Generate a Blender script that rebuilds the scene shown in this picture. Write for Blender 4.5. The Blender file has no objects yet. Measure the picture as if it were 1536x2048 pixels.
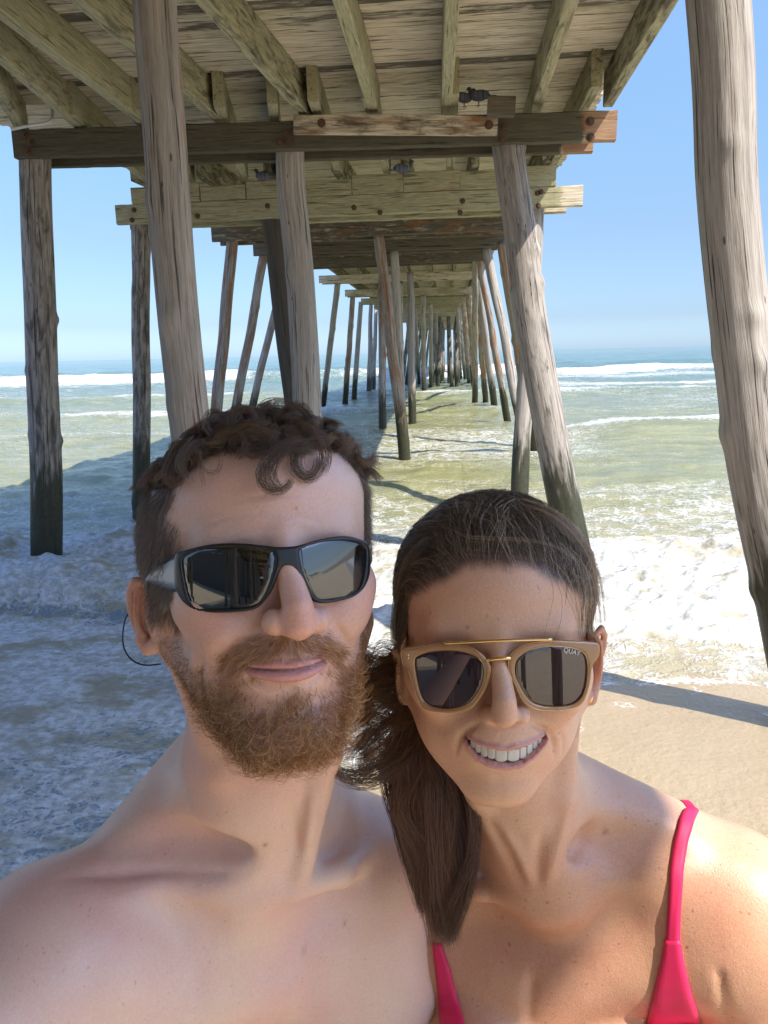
import bpy, bmesh, math, random
import numpy as np
from mathutils import Matrix, Vector
random.seed(5); rng = np.random.default_rng(11)
SC = bpy.context.scene; COL = SC.collection
# ---------------------------------------------------------------- camera
F = 1500.0; W0, H0 = 1536.0, 2048.0
psi, the, rho = math.radians(5.2), math.radians(11.95), math.radians(1.34)
CAM = np.array([0.0, 0.0, 2.15])
_f0 = np.array([-math.sin(psi), math.cos(psi), 0]); _r0 = np.array([math.cos(psi), math.sin(psi), 0]); _z = np.array([0, 0, 1.0])
FW = math.cos(the)*_f0 - math.sin(the)*_z; _u0 = math.cos(the)*_z + math.sin(the)*_f0
RT = math.cos(rho)*_r0 - math.sin(rho)*_u0; UP = math.cos(rho)*_u0 + math.sin(rho)*_r0
cd = bpy.data.cameras.new("camera"); co = bpy.data.objects.new("camera", cd); COL.objects.link(co)
cd.sensor_fit = 'HORIZONTAL'; cd.sensor_width = 36; cd.lens = 36*F/W0; cd.clip_start = 0.02; cd.clip_end = 9000
MC = Matrix(((RT[0], UP[0], -FW[0], CAM[0]), (RT[1], UP[1], -FW[1], CAM[1]), (RT[2], UP[2], -FW[2], CAM[2]), (0, 0, 0, 1)))
co.matrix_world = MC; SC.camera = co
BC = np.stack([RT, UP, -FW], 1)                 # camera-axes -> world
def ray(px, py): return RT*((px-W0/2)/F) + UP*((H0/2-py)/F) + FW
def PY(px, py, Y): d = ray(px, py); return CAM + d*(Y/d[1])
def PZ(px, py, z): d = ray(px, py); return CAM + d*((z-CAM[2])/d[2])
# ---------------------------------------------------------------- light
SUN_DIR = np.array([0.66, -0.43, 1.0]); SUN_DIR /= np.linalg.norm(SUN_DIR)
w = bpy.data.worlds.new("World"); SC.world = w; w.use_nodes = True
nt = w.node_tree; sky = nt.nodes.new('ShaderNodeTexSky'); sky.sky_type = 'NISHITA'; sky.sun_disc = False
sky.sun_elevation = math.asin(SUN_DIR[2]); sky.sun_rotation = math.atan2(SUN_DIR[0], SUN_DIR[1])
sky.air_density = 1.0; sky.dust_density = 0.6; sky.ozone_density = 2.2
_tc = nt.nodes.new('ShaderNodeTexCoord'); _sx = nt.nodes.new('ShaderNodeSeparateXYZ'); nt.links.new(_tc.outputs['Generated'], _sx.inputs[0])
_cr = nt.nodes.new('ShaderNodeValToRGB'); _e = _cr.color_ramp.elements; _e[0].position = 0; _e[0].color = (.285, .395, .625, 1); _e[1].position = .7; _e[1].color = (.84, .97, 1.22, 1)
for _p, _c in ((.04, (.23, .285, .415)), (.14, (.305, .33, .378)), (.226, (.378, .42, .437)), (.37, (.515, .552, .561)), (.50, (.84, .92, 1.08))): _q = _e.new(_p); _q.color = (*_c, 1)  # sky above the view kept brighter and bluer, as added fill light
nt.links.new(_sx.outputs[2], _cr.inputs[0]); _mm = nt.nodes.new('ShaderNodeMix'); _mm.data_type = 'RGBA'; _mm.blend_type = 'MULTIPLY'; _mm.inputs[0].default_value = 1; sky.sun_intensity = 1
nt.links.new(sky.outputs[0], _mm.inputs[6]); nt.links.new(_cr.outputs[0], _mm.inputs[7]); nt.links.new(_mm.outputs[2], nt.nodes['Background'].inputs[0]); nt.nodes['Background'].inputs[1].default_value = 0.15
sl = bpy.data.lights.new("sun", 'SUN'); sl.energy = 2.7; sl.angle = math.radians(0.5); sl.color = (1.0, 0.95, 0.86)
so = bpy.data.objects.new("sun", sl); COL.objects.link(so); so.rotation_euler = Vector(SUN_DIR).to_track_quat('Z', 'Y').to_euler(); so.location = (20, -15, 30)
SC.view_settings.view_transform = 'Standard'; SC.view_settings.look = 'None'; SC.view_settings.gamma = 1
SC.view_settings.exposure = 1.62
SC.render.engine = 'CYCLES'; SC.cycles.use_denoising = True; SC.cycles.max_bounces = 8; SC.cycles.diffuse_bounces = 5
SC.cycles.sample_clamp_indirect = 8
# ---------------------------------------------------------------- noise
_perm = rng.permutation(256); _perm = np.concatenate([_perm, _perm, _perm])
_grad = rng.normal(size=(256, 3)); _grad /= np.linalg.norm(_grad, axis=1)[:, None]
def perlin(p):
    p = np.asarray(p, float); pi = np.floor(p).astype(int); pf = p-pi; u = pf*pf*pf*(pf*(pf*6-15)+10); pi &= 255
    r = 0.0
    for a in (0, 1):
        wx = u[..., 0] if a else 1-u[..., 0]; xa = _perm[(pi[..., 0]+a) & 255]
        for b in (0, 1):
            wy = u[..., 1] if b else 1-u[..., 1]; xb = _perm[xa+((pi[..., 1]+b) & 255)]
            for c in (0, 1):
                wz = u[..., 2] if c else 1-u[..., 2]; g = _grad[_perm[xb+((pi[..., 2]+c) & 255)]]
                r = r + wx*wy*wz*(g[..., 0]*(pf[..., 0]-a)+g[..., 1]*(pf[..., 1]-b)+g[..., 2]*(pf[..., 2]-c))
    return r*1.5
def fbm(p, o=4, g=0.5):
    p = np.asarray(p, float); s = 0; a = 1
    for k in range(o): s = s + a*perlin(p*(2.0**k)+k*17.3); a *= g
    return s
def V3(x, y, z=0.0): x, y, z = np.broadcast_arrays(x, y, z); return np.stack([x, y, z], -1).astype(float)
def sstep(a, b, x): t = np.clip((x-a)/(b-a), 0, 1); return t*t*(3-2*t)
# ---------------------------------------------------------------- object helpers
def tag(o, label=None, cat=None, group=None, kind=None):
    if label: o['label'] = label
    if cat: o['category'] = cat
    if group: o['group'] = group
    if kind: o['kind'] = kind
    return o
def empty(name, loc=(0, 0, 0), mat=None):
    o = bpy.data.objects.new(name, None); COL.objects.link(o); o.location = loc; o.empty_display_size = .1
    if mat is not None: o.matrix_world = mat
    return o
def mesh_np(name, v, f, mat, parent=None, attrs=None, smooth=True, local=None):
    """v (n,3), f (m,k) array or list of lists"""
    me = bpy.data.meshes.new(name); v = np.asarray(v, np.float32)
    if isinstance(f, np.ndarray):
        m, k = f.shape; me.vertices.add(len(v)); me.vertices.foreach_set('co', v.ravel())
        me.loops.add(m*k); me.loops.foreach_set('vertex_index', f.ravel().astype(np.int32))
        me.polygons.add(m); me.polygons.foreach_set('loop_start', np.arange(0, m*k, k, dtype=np.int32))
        me.update(calc_edges=True)
    else: me.from_pydata([tuple(x) for x in v.tolist()], [], f)
    for an, (ty, dat) in (attrs or {}).items():
        a = me.attributes.new(an, ty, 'POINT'); dat = np.asarray(dat, np.float32)
        if ty == 'FLOAT': a.data.foreach_set('value', dat.ravel())
        elif ty == 'FLOAT_VECTOR': a.data.foreach_set('vector', dat.ravel())
        else:
            if dat.shape[-1] == 3: dat = np.concatenate([dat, np.ones((len(dat), 1), np.float32)], 1)
            a.data.foreach_set('color', dat.ravel())
    if smooth: me.polygons.foreach_set('use_smooth', np.ones(len(me.polygons), bool))
    me.update(); me.validate()
    o = bpy.data.objects.new(name, me); COL.objects.link(o)
    if mat: me.materials.append(mat)
    if parent is not None: o.parent = parent
    return o
class MB:
    """collects pieces for one mesh with grain coordinates"""
    def __init__(s): s.v = []; s.f = []; s.g = []; s.t = []; s.n = 0
    def add(s, v, f, g, t=(0.5, 0.5, 0.5)):
        v = np.asarray(v, float); s.v.append(v); s.f += [[i+s.n for i in q] for q in f]; s.g.append(np.asarray(g, float)); s.t.append(np.tile(t, (len(v), 1))); s.n += len(v)
    def beam(s, a, b, wd, ht, up=(0, 0, 1), bev=0.006, tint=(0.5, 0.5, 0.5), wob=0.0, tend=None):
        """beam with axis from a to b (centre line), width wd (side), height ht (up)"""
        a = np.array(a, float); b = np.array(b, float); L = np.linalg.norm(b-a); d = (b-a)/L
        sd = np.cross(d, up); sd /= np.linalg.norm(sd); u = np.cross(sd, d)
        n = max(2, int(L/(0.5 if tend is None else .08))+1); bv = min(bev, wd*.3, ht*.3)
        prof = [(-wd/2+bv, -ht/2), (wd/2-bv, -ht/2), (wd/2, -ht/2+bv), (wd/2, ht/2-bv), (wd/2-bv, ht/2), (-wd/2+bv, ht/2), (-wd/2, ht/2-bv), (-wd/2, -ht/2+bv)]
        off = rng.uniform(0, 90, 3); V = []; G = []
        for i in range(n):
            t = i/(n-1); c = a+(b-a)*t
            for (p, q) in prof:
                j = rng.normal(0, wob, 2) if wob else (0, 0)
                V.append(c+sd*(p+j[0])+u*(q+j[1])); G.append((L*t+off[0], p+off[1], q+off[2]))
        Fc = []
        for i in range(n-1):
            for k in range(8): k2 = (k+1) % 8; Fc.append([i*8+k, i*8+k2, (i+1)*8+k2, (i+1)*8+k])
        Fc.append(list(range(7, -1, -1))); Fc.append([(n-1)*8+k for k in range(8)])
        s.add(V, Fc, G, tint)
        if tend is not None:
            T = s.t[-1]
            for i in range(n):
                k = float(np.clip((L*i/(n-1)-(L-tend[1]))/.12, 0, 1)); T[i*8:(i+1)*8] = np.array(tint)*(1-k)+np.array(tend[0])*k
    def build(s, name, mat, parent=None, smooth=False, extra=None):
        return mesh_np(name, np.concatenate(s.v), s.f, mat, parent, {'gc': ('FLOAT_VECTOR', np.concatenate(s.g)), 'tint': ('FLOAT_COLOR', np.concatenate(s.t))}, smooth)
# ---------------------------------------------------------------- node helpers
def newmat(name):
    m = bpy.data.materials.new(name); m.use_nodes = True; nt = m.node_tree; b = nt.nodes['Principled BSDF']; return m, nt, b
class N:
    def __init__(s, nt): s.nt = nt
    def _in(s, n, i, v):
        if v is None: return
        if hasattr(v, 'default_value') or isinstance(v, bpy.types.NodeSocket): s.nt.links.new(v, n.inputs[i])
        else: n.inputs[i].default_value = v
    def attr(s, name, out='Fac'): n = s.nt.nodes.new('ShaderNodeAttribute'); n.attribute_name = name; return n.outputs[out]
    def math(s, op, a, b=None, c=None, clamp=False):
        n = s.nt.nodes.new('ShaderNodeMath'); n.operation = op; n.use_clamp = clamp
        s._in(n, 0, a); s._in(n, 1, b); s._in(n, 2, c); return n.outputs[0]
    def vmul(s, v, m, add=(0, 0, 0)):
        n = s.nt.nodes.new('ShaderNodeVectorMath'); n.operation = 'MULTIPLY_ADD'; s._in(n, 0, v); s._in(n, 1, m); s._in(n, 2, add); return n.outputs[0]
    def noise(s, v, sc, det=4, rough=.55, dist=0, out=0):
        n = s.nt.nodes.new('ShaderNodeTexNoise'); s._in(n, 'Vector', v); s._in(n, 'Scale', sc); n.inputs['Detail'].default_value = det
        n.inputs['Roughness'].default_value = rough; n.inputs['Distortion'].default_value = dist; return n.outputs[out]
    def voro(s, v, sc, feat='F1', out=0, rnd=1):
        n = s.nt.nodes.new('ShaderNodeTexVoronoi'); n.feature = feat; s._in(n, 'Vector', v); s._in(n, 'Scale', sc); n.inputs['Randomness'].default_value = rnd; return n.outputs[out]
    def ramp(s, v, a, b, lo=0., hi=1.):
        n = s.nt.nodes.new('ShaderNodeMapRange'); n.interpolation_type = 'SMOOTHSTEP'; s._in(n, 0, v); s._in(n, 1, a); s._in(n, 2, b); s._in(n, 3, lo); s._in(n, 4, hi); return n.outputs[0]
    def mix(s, f, a, b, op='MIX'):
        n = s.nt.nodes.new('ShaderNodeMix'); n.data_type = 'RGBA'; n.blend_type = op
        s._in(n, 0, f); s._in(n, 6, tuple(a)+(1,) if isinstance(a, tuple) and len(a) == 3 else a); s._in(n, 7, tuple(b)+(1,) if isinstance(b, tuple) and len(b) == 3 else b); return n.outputs[2]
    def bump(s, h, st, d=0.01, nrm=None):
        n = s.nt.nodes.new('ShaderNodeBump'); s._in(n, 'Height', h); n.inputs['Strength'].default_value = st; n.inputs['Distance'].default_value = d; s._in(n, 'Normal', nrm); return n.outputs[0]
    def pos(s): return s.nt.nodes.new('ShaderNodeNewGeometry').outputs['Position']
    def sep(s, v): n = s.nt.nodes.new('ShaderNodeSeparateXYZ'); s._in(n, 0, v); return n.outputs
    def hsv(s, c, h=.5, sa=1., v=1.):
        n = s.nt.nodes.new('ShaderNodeHueSaturation'); s._in(n, 'Color', c); s._in(n, 'Hue', h); s._in(n, 'Saturation', sa); s._in(n, 'Value', v); return n.outputs[0]
def simple(name, col, rough=.5, metal=0, spec=.5, coat=0, **kw):
    m, nt, b = newmat(name); b.inputs['Base Color'].default_value = (*col, 1); b.inputs['Roughness'].default_value = rough; b.inputs['Metallic'].default_value = metal
    b.inputs['Specular IOR Level'].default_value = spec; b.inputs['Coat Weight'].default_value = coat; return m
def tube(pts, r, k=10, closed=False):
    pts = np.array(pts, float); n = len(pts); t = np.gradient(pts, axis=0) if not closed else np.roll(pts, -1, 0)-np.roll(pts, 1, 0); t /= np.linalg.norm(t, axis=1)[:, None]
    r = np.broadcast_to(r, (n,)); u = np.cross(t[0], (0.3, .2, 1)); u /= np.linalg.norm(u); V = []
    for i in range(n):
        u = u-t[i]*np.dot(u, t[i]); u /= np.linalg.norm(u); w_ = np.cross(t[i], u)
        for j in range(k): a = 2*math.pi*j/k; V.append(pts[i]+r[i]*(math.cos(a)*u+math.sin(a)*w_))
    Fc = []
    for i in range(n if closed else n-1):
        i2 = (i+1) % n
        for j in range(k): Fc.append([i*k+j, i*k+(j+1) % k, i2*k+(j+1) % k, i2*k+j])
    if not closed: Fc.append(list(range(k))[::-1]); Fc.append([(n-1)*k+j for j in range(k)])
    return np.array(V), Fc
def smooth_path(P, n, closed=False):
    P = np.array(P, float); m = len(P); out = []
    t = np.linspace(0, m if closed else m-1, n, endpoint=not closed)
    for x in t:
        i = int(min(math.floor(x), (m-1 if closed else m-2))); f = x-i
        g = (lambda j: P[j % m]) if closed else (lambda j: P[min(max(j, 0), m-1)] if 0 <= j < m else (2*P[0]-P[1] if j < 0 else 2*P[-1]-P[-2]))
        a, b, c, d = g(i-1), g(i), g(i+1), g(i+2); out.append(.5*((2*b)+(-a+c)*f+(2*a-5*b+4*c-d)*f*f+(-a+3*b-3*c+d)*f**3))
    return np.array(out)
# ================================================================ SIGNED-DISTANCE SCULPTING (camera-axes metres: x right, y up, z towards the viewer)
def C(px, py, D): return np.array([(px-768)/F*D, (1024-py)/F*D, -D])
def smin(a, b, k): h = np.clip(.5+.5*(b-a)/k, 0, 1); return b+(a-b)*h-k*h*(1-h)
def smax(a, b, k): return -smin(-a, -b, k)
def ell(p, c, r, R=None):
    q = p-np.asarray(c)
    if R is not None: q = q @ R
    r = np.asarray(r, float); k0 = np.sqrt(((q/r)**2).sum(-1))+1e-9; k1 = np.sqrt(((q/r**2)**2).sum(-1))+1e-9
    return k0*(k0-1)/k1
def cone(p, a, b, ra, rb):
    a = np.asarray(a, float); b = np.asarray(b, float); ab = b-a; t = np.clip(((p-a)@ab)/(ab@ab), 0, 1)
    return np.sqrt(((p-a-t[..., None]*ab)**2).sum(-1))-(ra+(rb-ra)*t)
def chain(p, pts, rs, k=None):
    d = None
    for i in range(len(pts)-1):
        e = cone(p, pts[i], pts[i+1], rs[i], rs[i+1]); d = e if d is None else (np.minimum(d, e) if k is None else smin(d, e, k))
    return d
def rot(yaw, pitch, roll):
    """columns: head x (image right), y (up), z (forward) in camera axes. yaw>0 looks to image right, pitch>0 looks up, roll>0 top leans to image left"""
    y, p, r = map(math.radians, (yaw, pitch, roll))
    Ry = np.array([[math.cos(y), 0, math.sin(y)], [0, 1, 0], [-math.sin(y), 0, math.cos(y)]]); Rx = np.array([[1, 0, 0], [0, math.cos(p), math.sin(p)], [0, -math.sin(p), math.cos(p)]])
    Rz = np.array([[math.cos(r), -math.sin(r), 0], [math.sin(r), math.cos(r), 0], [0, 0, 1]]); return Rz @ Ry @ Rx
class Head:
    def __init__(s, bridge_px, bridge_D, R, sc, zf=.088):
        s.R = R; s.sc = sc; s.o = C(*bridge_px, bridge_D)-R[:, 2]*zf*sc
    def loc(s, p): return (p-s.o) @ s.R / s.sc * 1000.0          # -> mm local
    def glob(s, q): return s.o+(np.asarray(q, float)*s.sc/1000.0) @ s.R.T
    def L(s, px, py, zl):
        """local point on the pixel ray with local z = zl (mm)"""
        d = C(px, py, 1.0); a = s.loc(np.zeros(3)); b = s.loc(d); t = (zl-a[2])/(b[2]-a[2]); return a+(b-a)*t
    def W(s, px, py, zfun):
        """local point on the pixel ray on the surface z = zfun(x, y)"""
        q = s.L(px, py, 90)
        for _ in range(25): q = s.L(px, py, float(zfun(q[0], q[1])))
        return q
    def hit(s, px, py, sdf, t0=.25, t1=1.0):
        d = C(px, py, 1.0); t = t0; ln = np.linalg.norm(d)
        for _ in range(160):
            e = float(sdf((d*t)[None])[0])
            if e < 2e-5: break
            t += e*.7/ln
            if t > t1: return None
        return d*t
    def hitl(s, px, py, sdf): 
        h = s.hit(px, py, sdf); return None if h is None else s.loc(h)
def axis_pts(segs):
    """segs: list of (start, end, step) joined"""
    out = [segs[0][0]]
    for a, b, st in segs:
        n = max(1, int(round((b-a)/st))); out += list(np.linspace(a, b, n+1)[1:])
    out = np.array(out); return out
def polygonise(sdf, ax, ay, az, B=6):
    def padB(a):
        while (len(a)-1) % B: a = np.append(a, a[-1]*2-a[-2])
        return a
    ax, ay, az = map(padB, (ax, ay, az)); nx, ny, nz = len(ax), len(ay), len(az); bx, by, bz = (nx-1)//B, (ny-1)//B, (nz-1)//B
    cx = (ax[0:-1:B]+ax[B::B])/2; cy = (ay[0:-1:B]+ay[B::B])/2; cz = (az[0:-1:B]+az[B::B])/2
    hx = (ax[B::B]-ax[0:-1:B])/2; hy = (ay[B::B]-ay[0:-1:B])/2; hz = (az[B::B]-az[0:-1:B])/2
    g = np.stack(np.meshgrid(cx, cy, cz, indexing='ij'), -1); hd = np.sqrt(hx[:, None, None]**2+hy[None, :, None]**2+hz[None, None]**2)
    def ev(P): return np.concatenate([sdf(P[i:i+200000]) for i in range(0, len(P), 200000)]) if len(P) else np.zeros(0)
    d = ev(g.reshape(-1, 3)).reshape(bx, by, bz); act = np.abs(d) < hd*1.45+.004
    sgn = np.where(d < 0, -1., 1.).astype(np.float32)
    Vg = np.repeat(np.repeat(np.repeat(sgn, B, 0), B, 1), B, 2); Vg = np.pad(Vg, ((0, 1),)*3, mode='edge')
    need = np.zeros((nx, ny, nz), bool)
    for i, j, k in np.argwhere(act): need[i*B:i*B+B+1, j*B:j*B+B+1, k*B:k*B+B+1] = True
    idx = np.argwhere(need); P = np.stack([ax[idx[:, 0]], ay[idx[:, 1]], az[idx[:, 2]]], -1); Vg[need] = ev(P)
    ins = Vg < 0
    # cells with a sign change
    c = [ins[a:nx-1+a, b:ny-1+b, e:nz-1+e] for a in (0, 1) for b in (0, 1) for e in (0, 1)]; sm = sum(x.astype(np.int8) for x in c); cell = (sm > 0) & (sm < 8)
    ci = np.argwhere(cell); vid = -np.ones(cell.shape, np.int64); vid[cell] = np.arange(len(ci))
    acc = np.zeros((len(ci), 3)); cnt = np.zeros(len(ci)); X_, Y_, Z_ = ci.T
    A3 = (ax, ay, az)
    for a1, o1 in (((0, 0, 0), (1, 0, 0)), ((0, 1, 0), (1, 1, 0)), ((0, 0, 1), (1, 0, 1)), ((0, 1, 1), (1, 1, 1)), ((0, 0, 0), (0, 1, 0)), ((1, 0, 0), (1, 1, 0)), ((0, 0, 1), (0, 1, 1)), ((1, 0, 1), (1, 1, 1)), ((0, 0, 0), (0, 0, 1)), ((1, 0, 0), (1, 0, 1)), ((0, 1, 0), (0, 1, 1)), ((1, 1, 0), (1, 1, 1))):
        va = Vg[X_+a1[0], Y_+a1[1], Z_+a1[2]]; vb = Vg[X_+o1[0], Y_+o1[1], Z_+o1[2]]; m = (va < 0) != (vb < 0); t = np.where(m, va/(va-vb+1e-20), 0)
        pa = np.stack([A3[q][ci[:, q]+a1[q]] for q in range(3)], -1); pb = np.stack([A3[q][ci[:, q]+o1[q]] for q in range(3)], -1)
        acc += np.where(m[:, None], pa+(pb-pa)*t[:, None], 0); cnt += m
    V = acc/cnt[:, None]; Fs = []
    for q in range(3):
        sh = [slice(None)]*3; s0 = list(sh); s1 = list(sh); s0[q] = slice(0, -1); s1[q] = slice(1, None)
        a = ins[tuple(s0)]; b = ins[tuple(s1)]; m = a != b; e = np.argwhere(m); o = [w_ for w_ in range(3) if w_ != q]
        e = e[(e[:, o[0]] > 0) & (e[:, o[1]] > 0) & (e[:, o[0]] < cell.shape[o[0]]) & (e[:, o[1]] < cell.shape[o[1]])]
        def cl(d0, d1): ee = e.copy(); ee[:, o[0]] += d0; ee[:, o[1]] += d1; return vid[ee[:, 0], ee[:, 1], ee[:, 2]]
        quad = np.stack([cl(-1, -1), cl(0, -1), cl(0, 0), cl(-1, 0)], -1); fl = a[e[:, 0], e[:, 1], e[:, 2]]
        if q == 1: fl = ~fl
        quad = np.where(fl[:, None], quad, quad[:, ::-1]); Fs.append(quad)
    Fq = np.concatenate(Fs); Fq = Fq[(Fq >= 0).all(1)]
    # project on the surface
    for _ in range(2):
        e = 3e-4; d0 = ev(V); gr = np.stack([ev(V+np.eye(3)[q]*e)-d0 for q in range(3)], -1)/e; n2 = (gr**2).sum(-1)+1e-6
        st = -(d0/n2)[:, None]*gr; ln = np.linalg.norm(st, axis=1)[:, None]; st *= np.minimum(1, .002/(ln+1e-9)); V = V+st
    nr = gr/np.sqrt(n2)[:, None]
    return V, Fq, nr
def vnormals(V, Fq):
    a = V[Fq[:, 2]]-V[Fq[:, 0]]; b = V[Fq[:, 3]]-V[Fq[:, 1]]; n = np.cross(a, b); o = np.zeros_like(V)
    for k in range(4): 
        for q in range(3): o[:, q] += np.bincount(Fq[:, k], n[:, q], len(V))
    return o/(np.linalg.norm(o, axis=1)[:, None]+1e-12)
def topix(V): return 768+F*V[:, 0]/-V[:, 2], 1024-F*V[:, 1]/-V[:, 2]
DN = -np.array([RT[2], UP[2], -FW[2]])         # world down in camera axes
# ---------------------------------------------------------------- generic head
def base_head(q, h):
    """q: local mm. h: parameters"""
    ax = np.abs(q[..., 0]); m = np.stack([ax, q[..., 1], q[..., 2]], -1); w_ = h['w']
    d = ell(q, (0, 30, -18), (77*w_, h.get('cr', 80), 98))
    d = smin(d, ell(q, (0, 38, 26), (62*w_, 54, 58)), 18)
    d = smin(d, ell(q, (0, -20, 24), (64*w_, 70, 58)), 20)
    d = smin(d, cone(m, (0, 17, 67), (36*w_, 15, 62), 17, 15)-0*ax, 10)
    d = smin(d, ell(m, (46*w_, -24, 46), (23, 22, 27)), 16)
    d = smin(d, ell(q, (0, -66, 26), (55*w_*h['jw'], 44, 52)), 16)
    d = smin(d, cone(m, (54*w_*h['jw'], -56, 0), (h.get('jx', 20), -h['ch']+20, h['cz']-22), 15, 17), 16)
    d = smin(d, ell(q, (0, -60, 56), (33, 34, 36)), 16)
    d = smin(d, ell(q, (0, -h['ch']+19, h['cz']-20), (h['cw'], 18, 20)), 14)
    d = smax(d, -ell(m, (33*w_, -3, 88), (19, 13, 14)), 9)
    d = smin(d, ell(m, (32*w_, -3, 66), (14, 12.5, 13.5)), 3)
    return d
def dpoly(V, P):
    """distance and parameter to a 3-D polyline"""
    best = np.full(len(V), 1e9); tt = np.zeros(len(V)); n = len(P)-1
    for i in range(n):
        a, b = P[i], P[i+1]; ab = b-a; t = np.clip(((V-a)@ab)/(ab@ab), 0, 1); d = np.sqrt(((V-a-t[:, None]*ab)**2).sum(1)); m = d < best; best[m] = d[m]; tt[m] = (i+t[m])/n
    return best, tt
def groove(q, N_, P, amp, w, taper=.25):
    d, t = dpoly(q, np.array(P)); e = np.minimum(1, np.minimum(t, 1-t)/taper); m = amp*np.exp(-(d/w)**2)*(.25+.75*e); return m
def blob(q, c, r): return np.exp(-(((q-np.asarray(c))/np.asarray(r))**2).sum(-1))
def lerp(a, b, t): t = np.asarray(t)[..., None] if np.ndim(t) else t; return np.asarray(a)*(1-t)+np.asarray(b)*t
def hitcurve(H, sdf, pts):
    r = [H.hitl(x, y, sdf) for x, y in pts]
    for a, p in zip(r, pts):
        if a is None: print('miss', p)
    r = [a for a in r if a is not None]; return np.array(r if len(r) > 1 else [(0, 0, 0), (0, 0, 1)])
M_body = {}
def mskin(name, sss=.12):
    m, nt, b = newmat(name); n = N(nt); p = n.nt.nodes.new('ShaderNodeTexCoord').outputs['Object']; c = n.attr('skin', 'Color'); lip = n.attr('lip')
    big = n.noise(p, 24, 4); c = n.mix(n.math('MULTIPLY', n.ramp(big, .35, .68), .30), c, n.mix(1., c, (1.0, .78, .74), 'MULTIPLY'))
    fr = n.voro(n.vmul(n.noise(p, 40, 2, .5, 0, 1), (.02, .02, .02), p), 170); fm = n.math('MULTIPLY', n.ramp(fr, .22, .1), n.ramp(n.noise(p, 60, 2), .50, .62)); fm = n.math('MULTIPLY', fm, n.attr('freck'))
    c = n.mix(fm, c, n.mix(1., c, (.62, .45, .38), 'MULTIPLY'))
    fin = n.noise(p, 520, 3, .6); c = n.mix(.10, c, n.mix(n.ramp(fin, .3, .7), (.3, .2, .15), (.9, .7, .6)))
    nt.links.new(c, b.inputs['Base Color']); b.inputs['Subsurface Weight'].default_value = sss; b.inputs['Subsurface Radius'].default_value = (1, .35, .18); b.inputs['Subsurface Scale'].default_value = .006
    nt.links.new(n.math('MULTIPLY_ADD', lip, -.16, n.math('MULTIPLY_ADD', big, .14, .34)), b.inputs['Roughness']); b.inputs['Specular IOR Level'].default_value = .55
    vo = n.voro(p, 900); h = n.math('ADD', n.math('MULTIPLY', vo, .45), n.math('MULTIPLY', n.noise(n.vmul(p, (1, .35, 1)), 700, 2), .6)); h = n.math('ADD', h, n.math('MULTIPLY', n.noise(p, 160, 3), .8))
    nt.links.new(n.bump(h, .24, .0011), b.inputs['Normal']); return m
# ================================================================ THE MAN
HM = Head((572, 1118), .474, rot(16, 4, 4), 1.0)
hm = dict(w=1.05, jw=1.08, cr=79, ch=131, cz=80, cw=25)
noseT = HM.L(603, 1254, 111); aL = HM.L(541, 1252, 96); aR = HM.L(648, 1246, 97); print('man tip', noseT.round(1), aL.round(1), aR.round(1))
mouth_px = [(484, 1333), (510, 1338), (550, 1340), (590, 1339), (622, 1332), (645, 1322), (656, 1314)]
def ear_sdf(q, E, side):
    """E: dict of local mm points"""
    d = chain(q, E['rim'], E['rr']); base = ell(q, E['c'], E['cr'], E['R'])
    d = smin(d, base, 3.0); d = smax(d, -chain(q, E['hol'], E['hr']), 2.2)
    d = smin(d, chain(q, E['anti'], E['ar']), 2.0); d = smin(d, chain(q, E['lobe'], E['lr']), 3.0); d = smin(d, chain(q, E['trag'], E['tr']), 3.0)
    return d
def mk_earM():
    L = HM.L
    rim = [L(306, 1192, -8), L(292, 1166, -10), L(270, 1163, -15), L(261, 1182, -21), L(262, 1215, -23), L(271, 1250, -22), L(283, 1282, -17)]
    return dict(rim=rim, rr=[2.6, 3.0, 3.3, 3.3, 3.2, 2.8, 2.6], c=(L(289, 1222, -17)), cr=(9.5, 25, 2.8), R=np.array([[.80, 0, .60], [0, 1, 0], [-.60, 0, .80]]),
                hol=[L(283, 1196, -13), L(286, 1226, -11), L(288, 1256, -10)], hr=[4.0, 5.6, 5.4], anti=[L(276, 1190, -16), L(273, 1225, -16), L(277, 1255, -13), L(284, 1268, -11)], ar=[2.0, 2.2, 2.3, 2.2],
                lobe=[L(281, 1278, -13), L(295, 1297, -10), L(310, 1288, -7)], lr=[4.2, 5.0, 4.6], trag=[L(305, 1222, -6), L(303, 1240, -4), L(308, 1262, -5)], tr=[3, 4.2, 3.5])
EM = mk_earM(); print('man ear', EM['c'].round(1))
EM2 = {k: v for k, v in EM.items()}
_o = C(492, 1700, .645)
MB_ = dict(neck0=HM.glob((0, -58, -24)), neck1=_o, notch=C(566, 1752, .598),
           shR=C(112, 1925, .585), shL=C(722, 1742, .725), elb=C(-330, 2380, .44), hand=np.array([-.075, -.135, -.035]))
mast = (HM.glob((-64, -52, -18)), HM.glob((62, -52, -18)))
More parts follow.
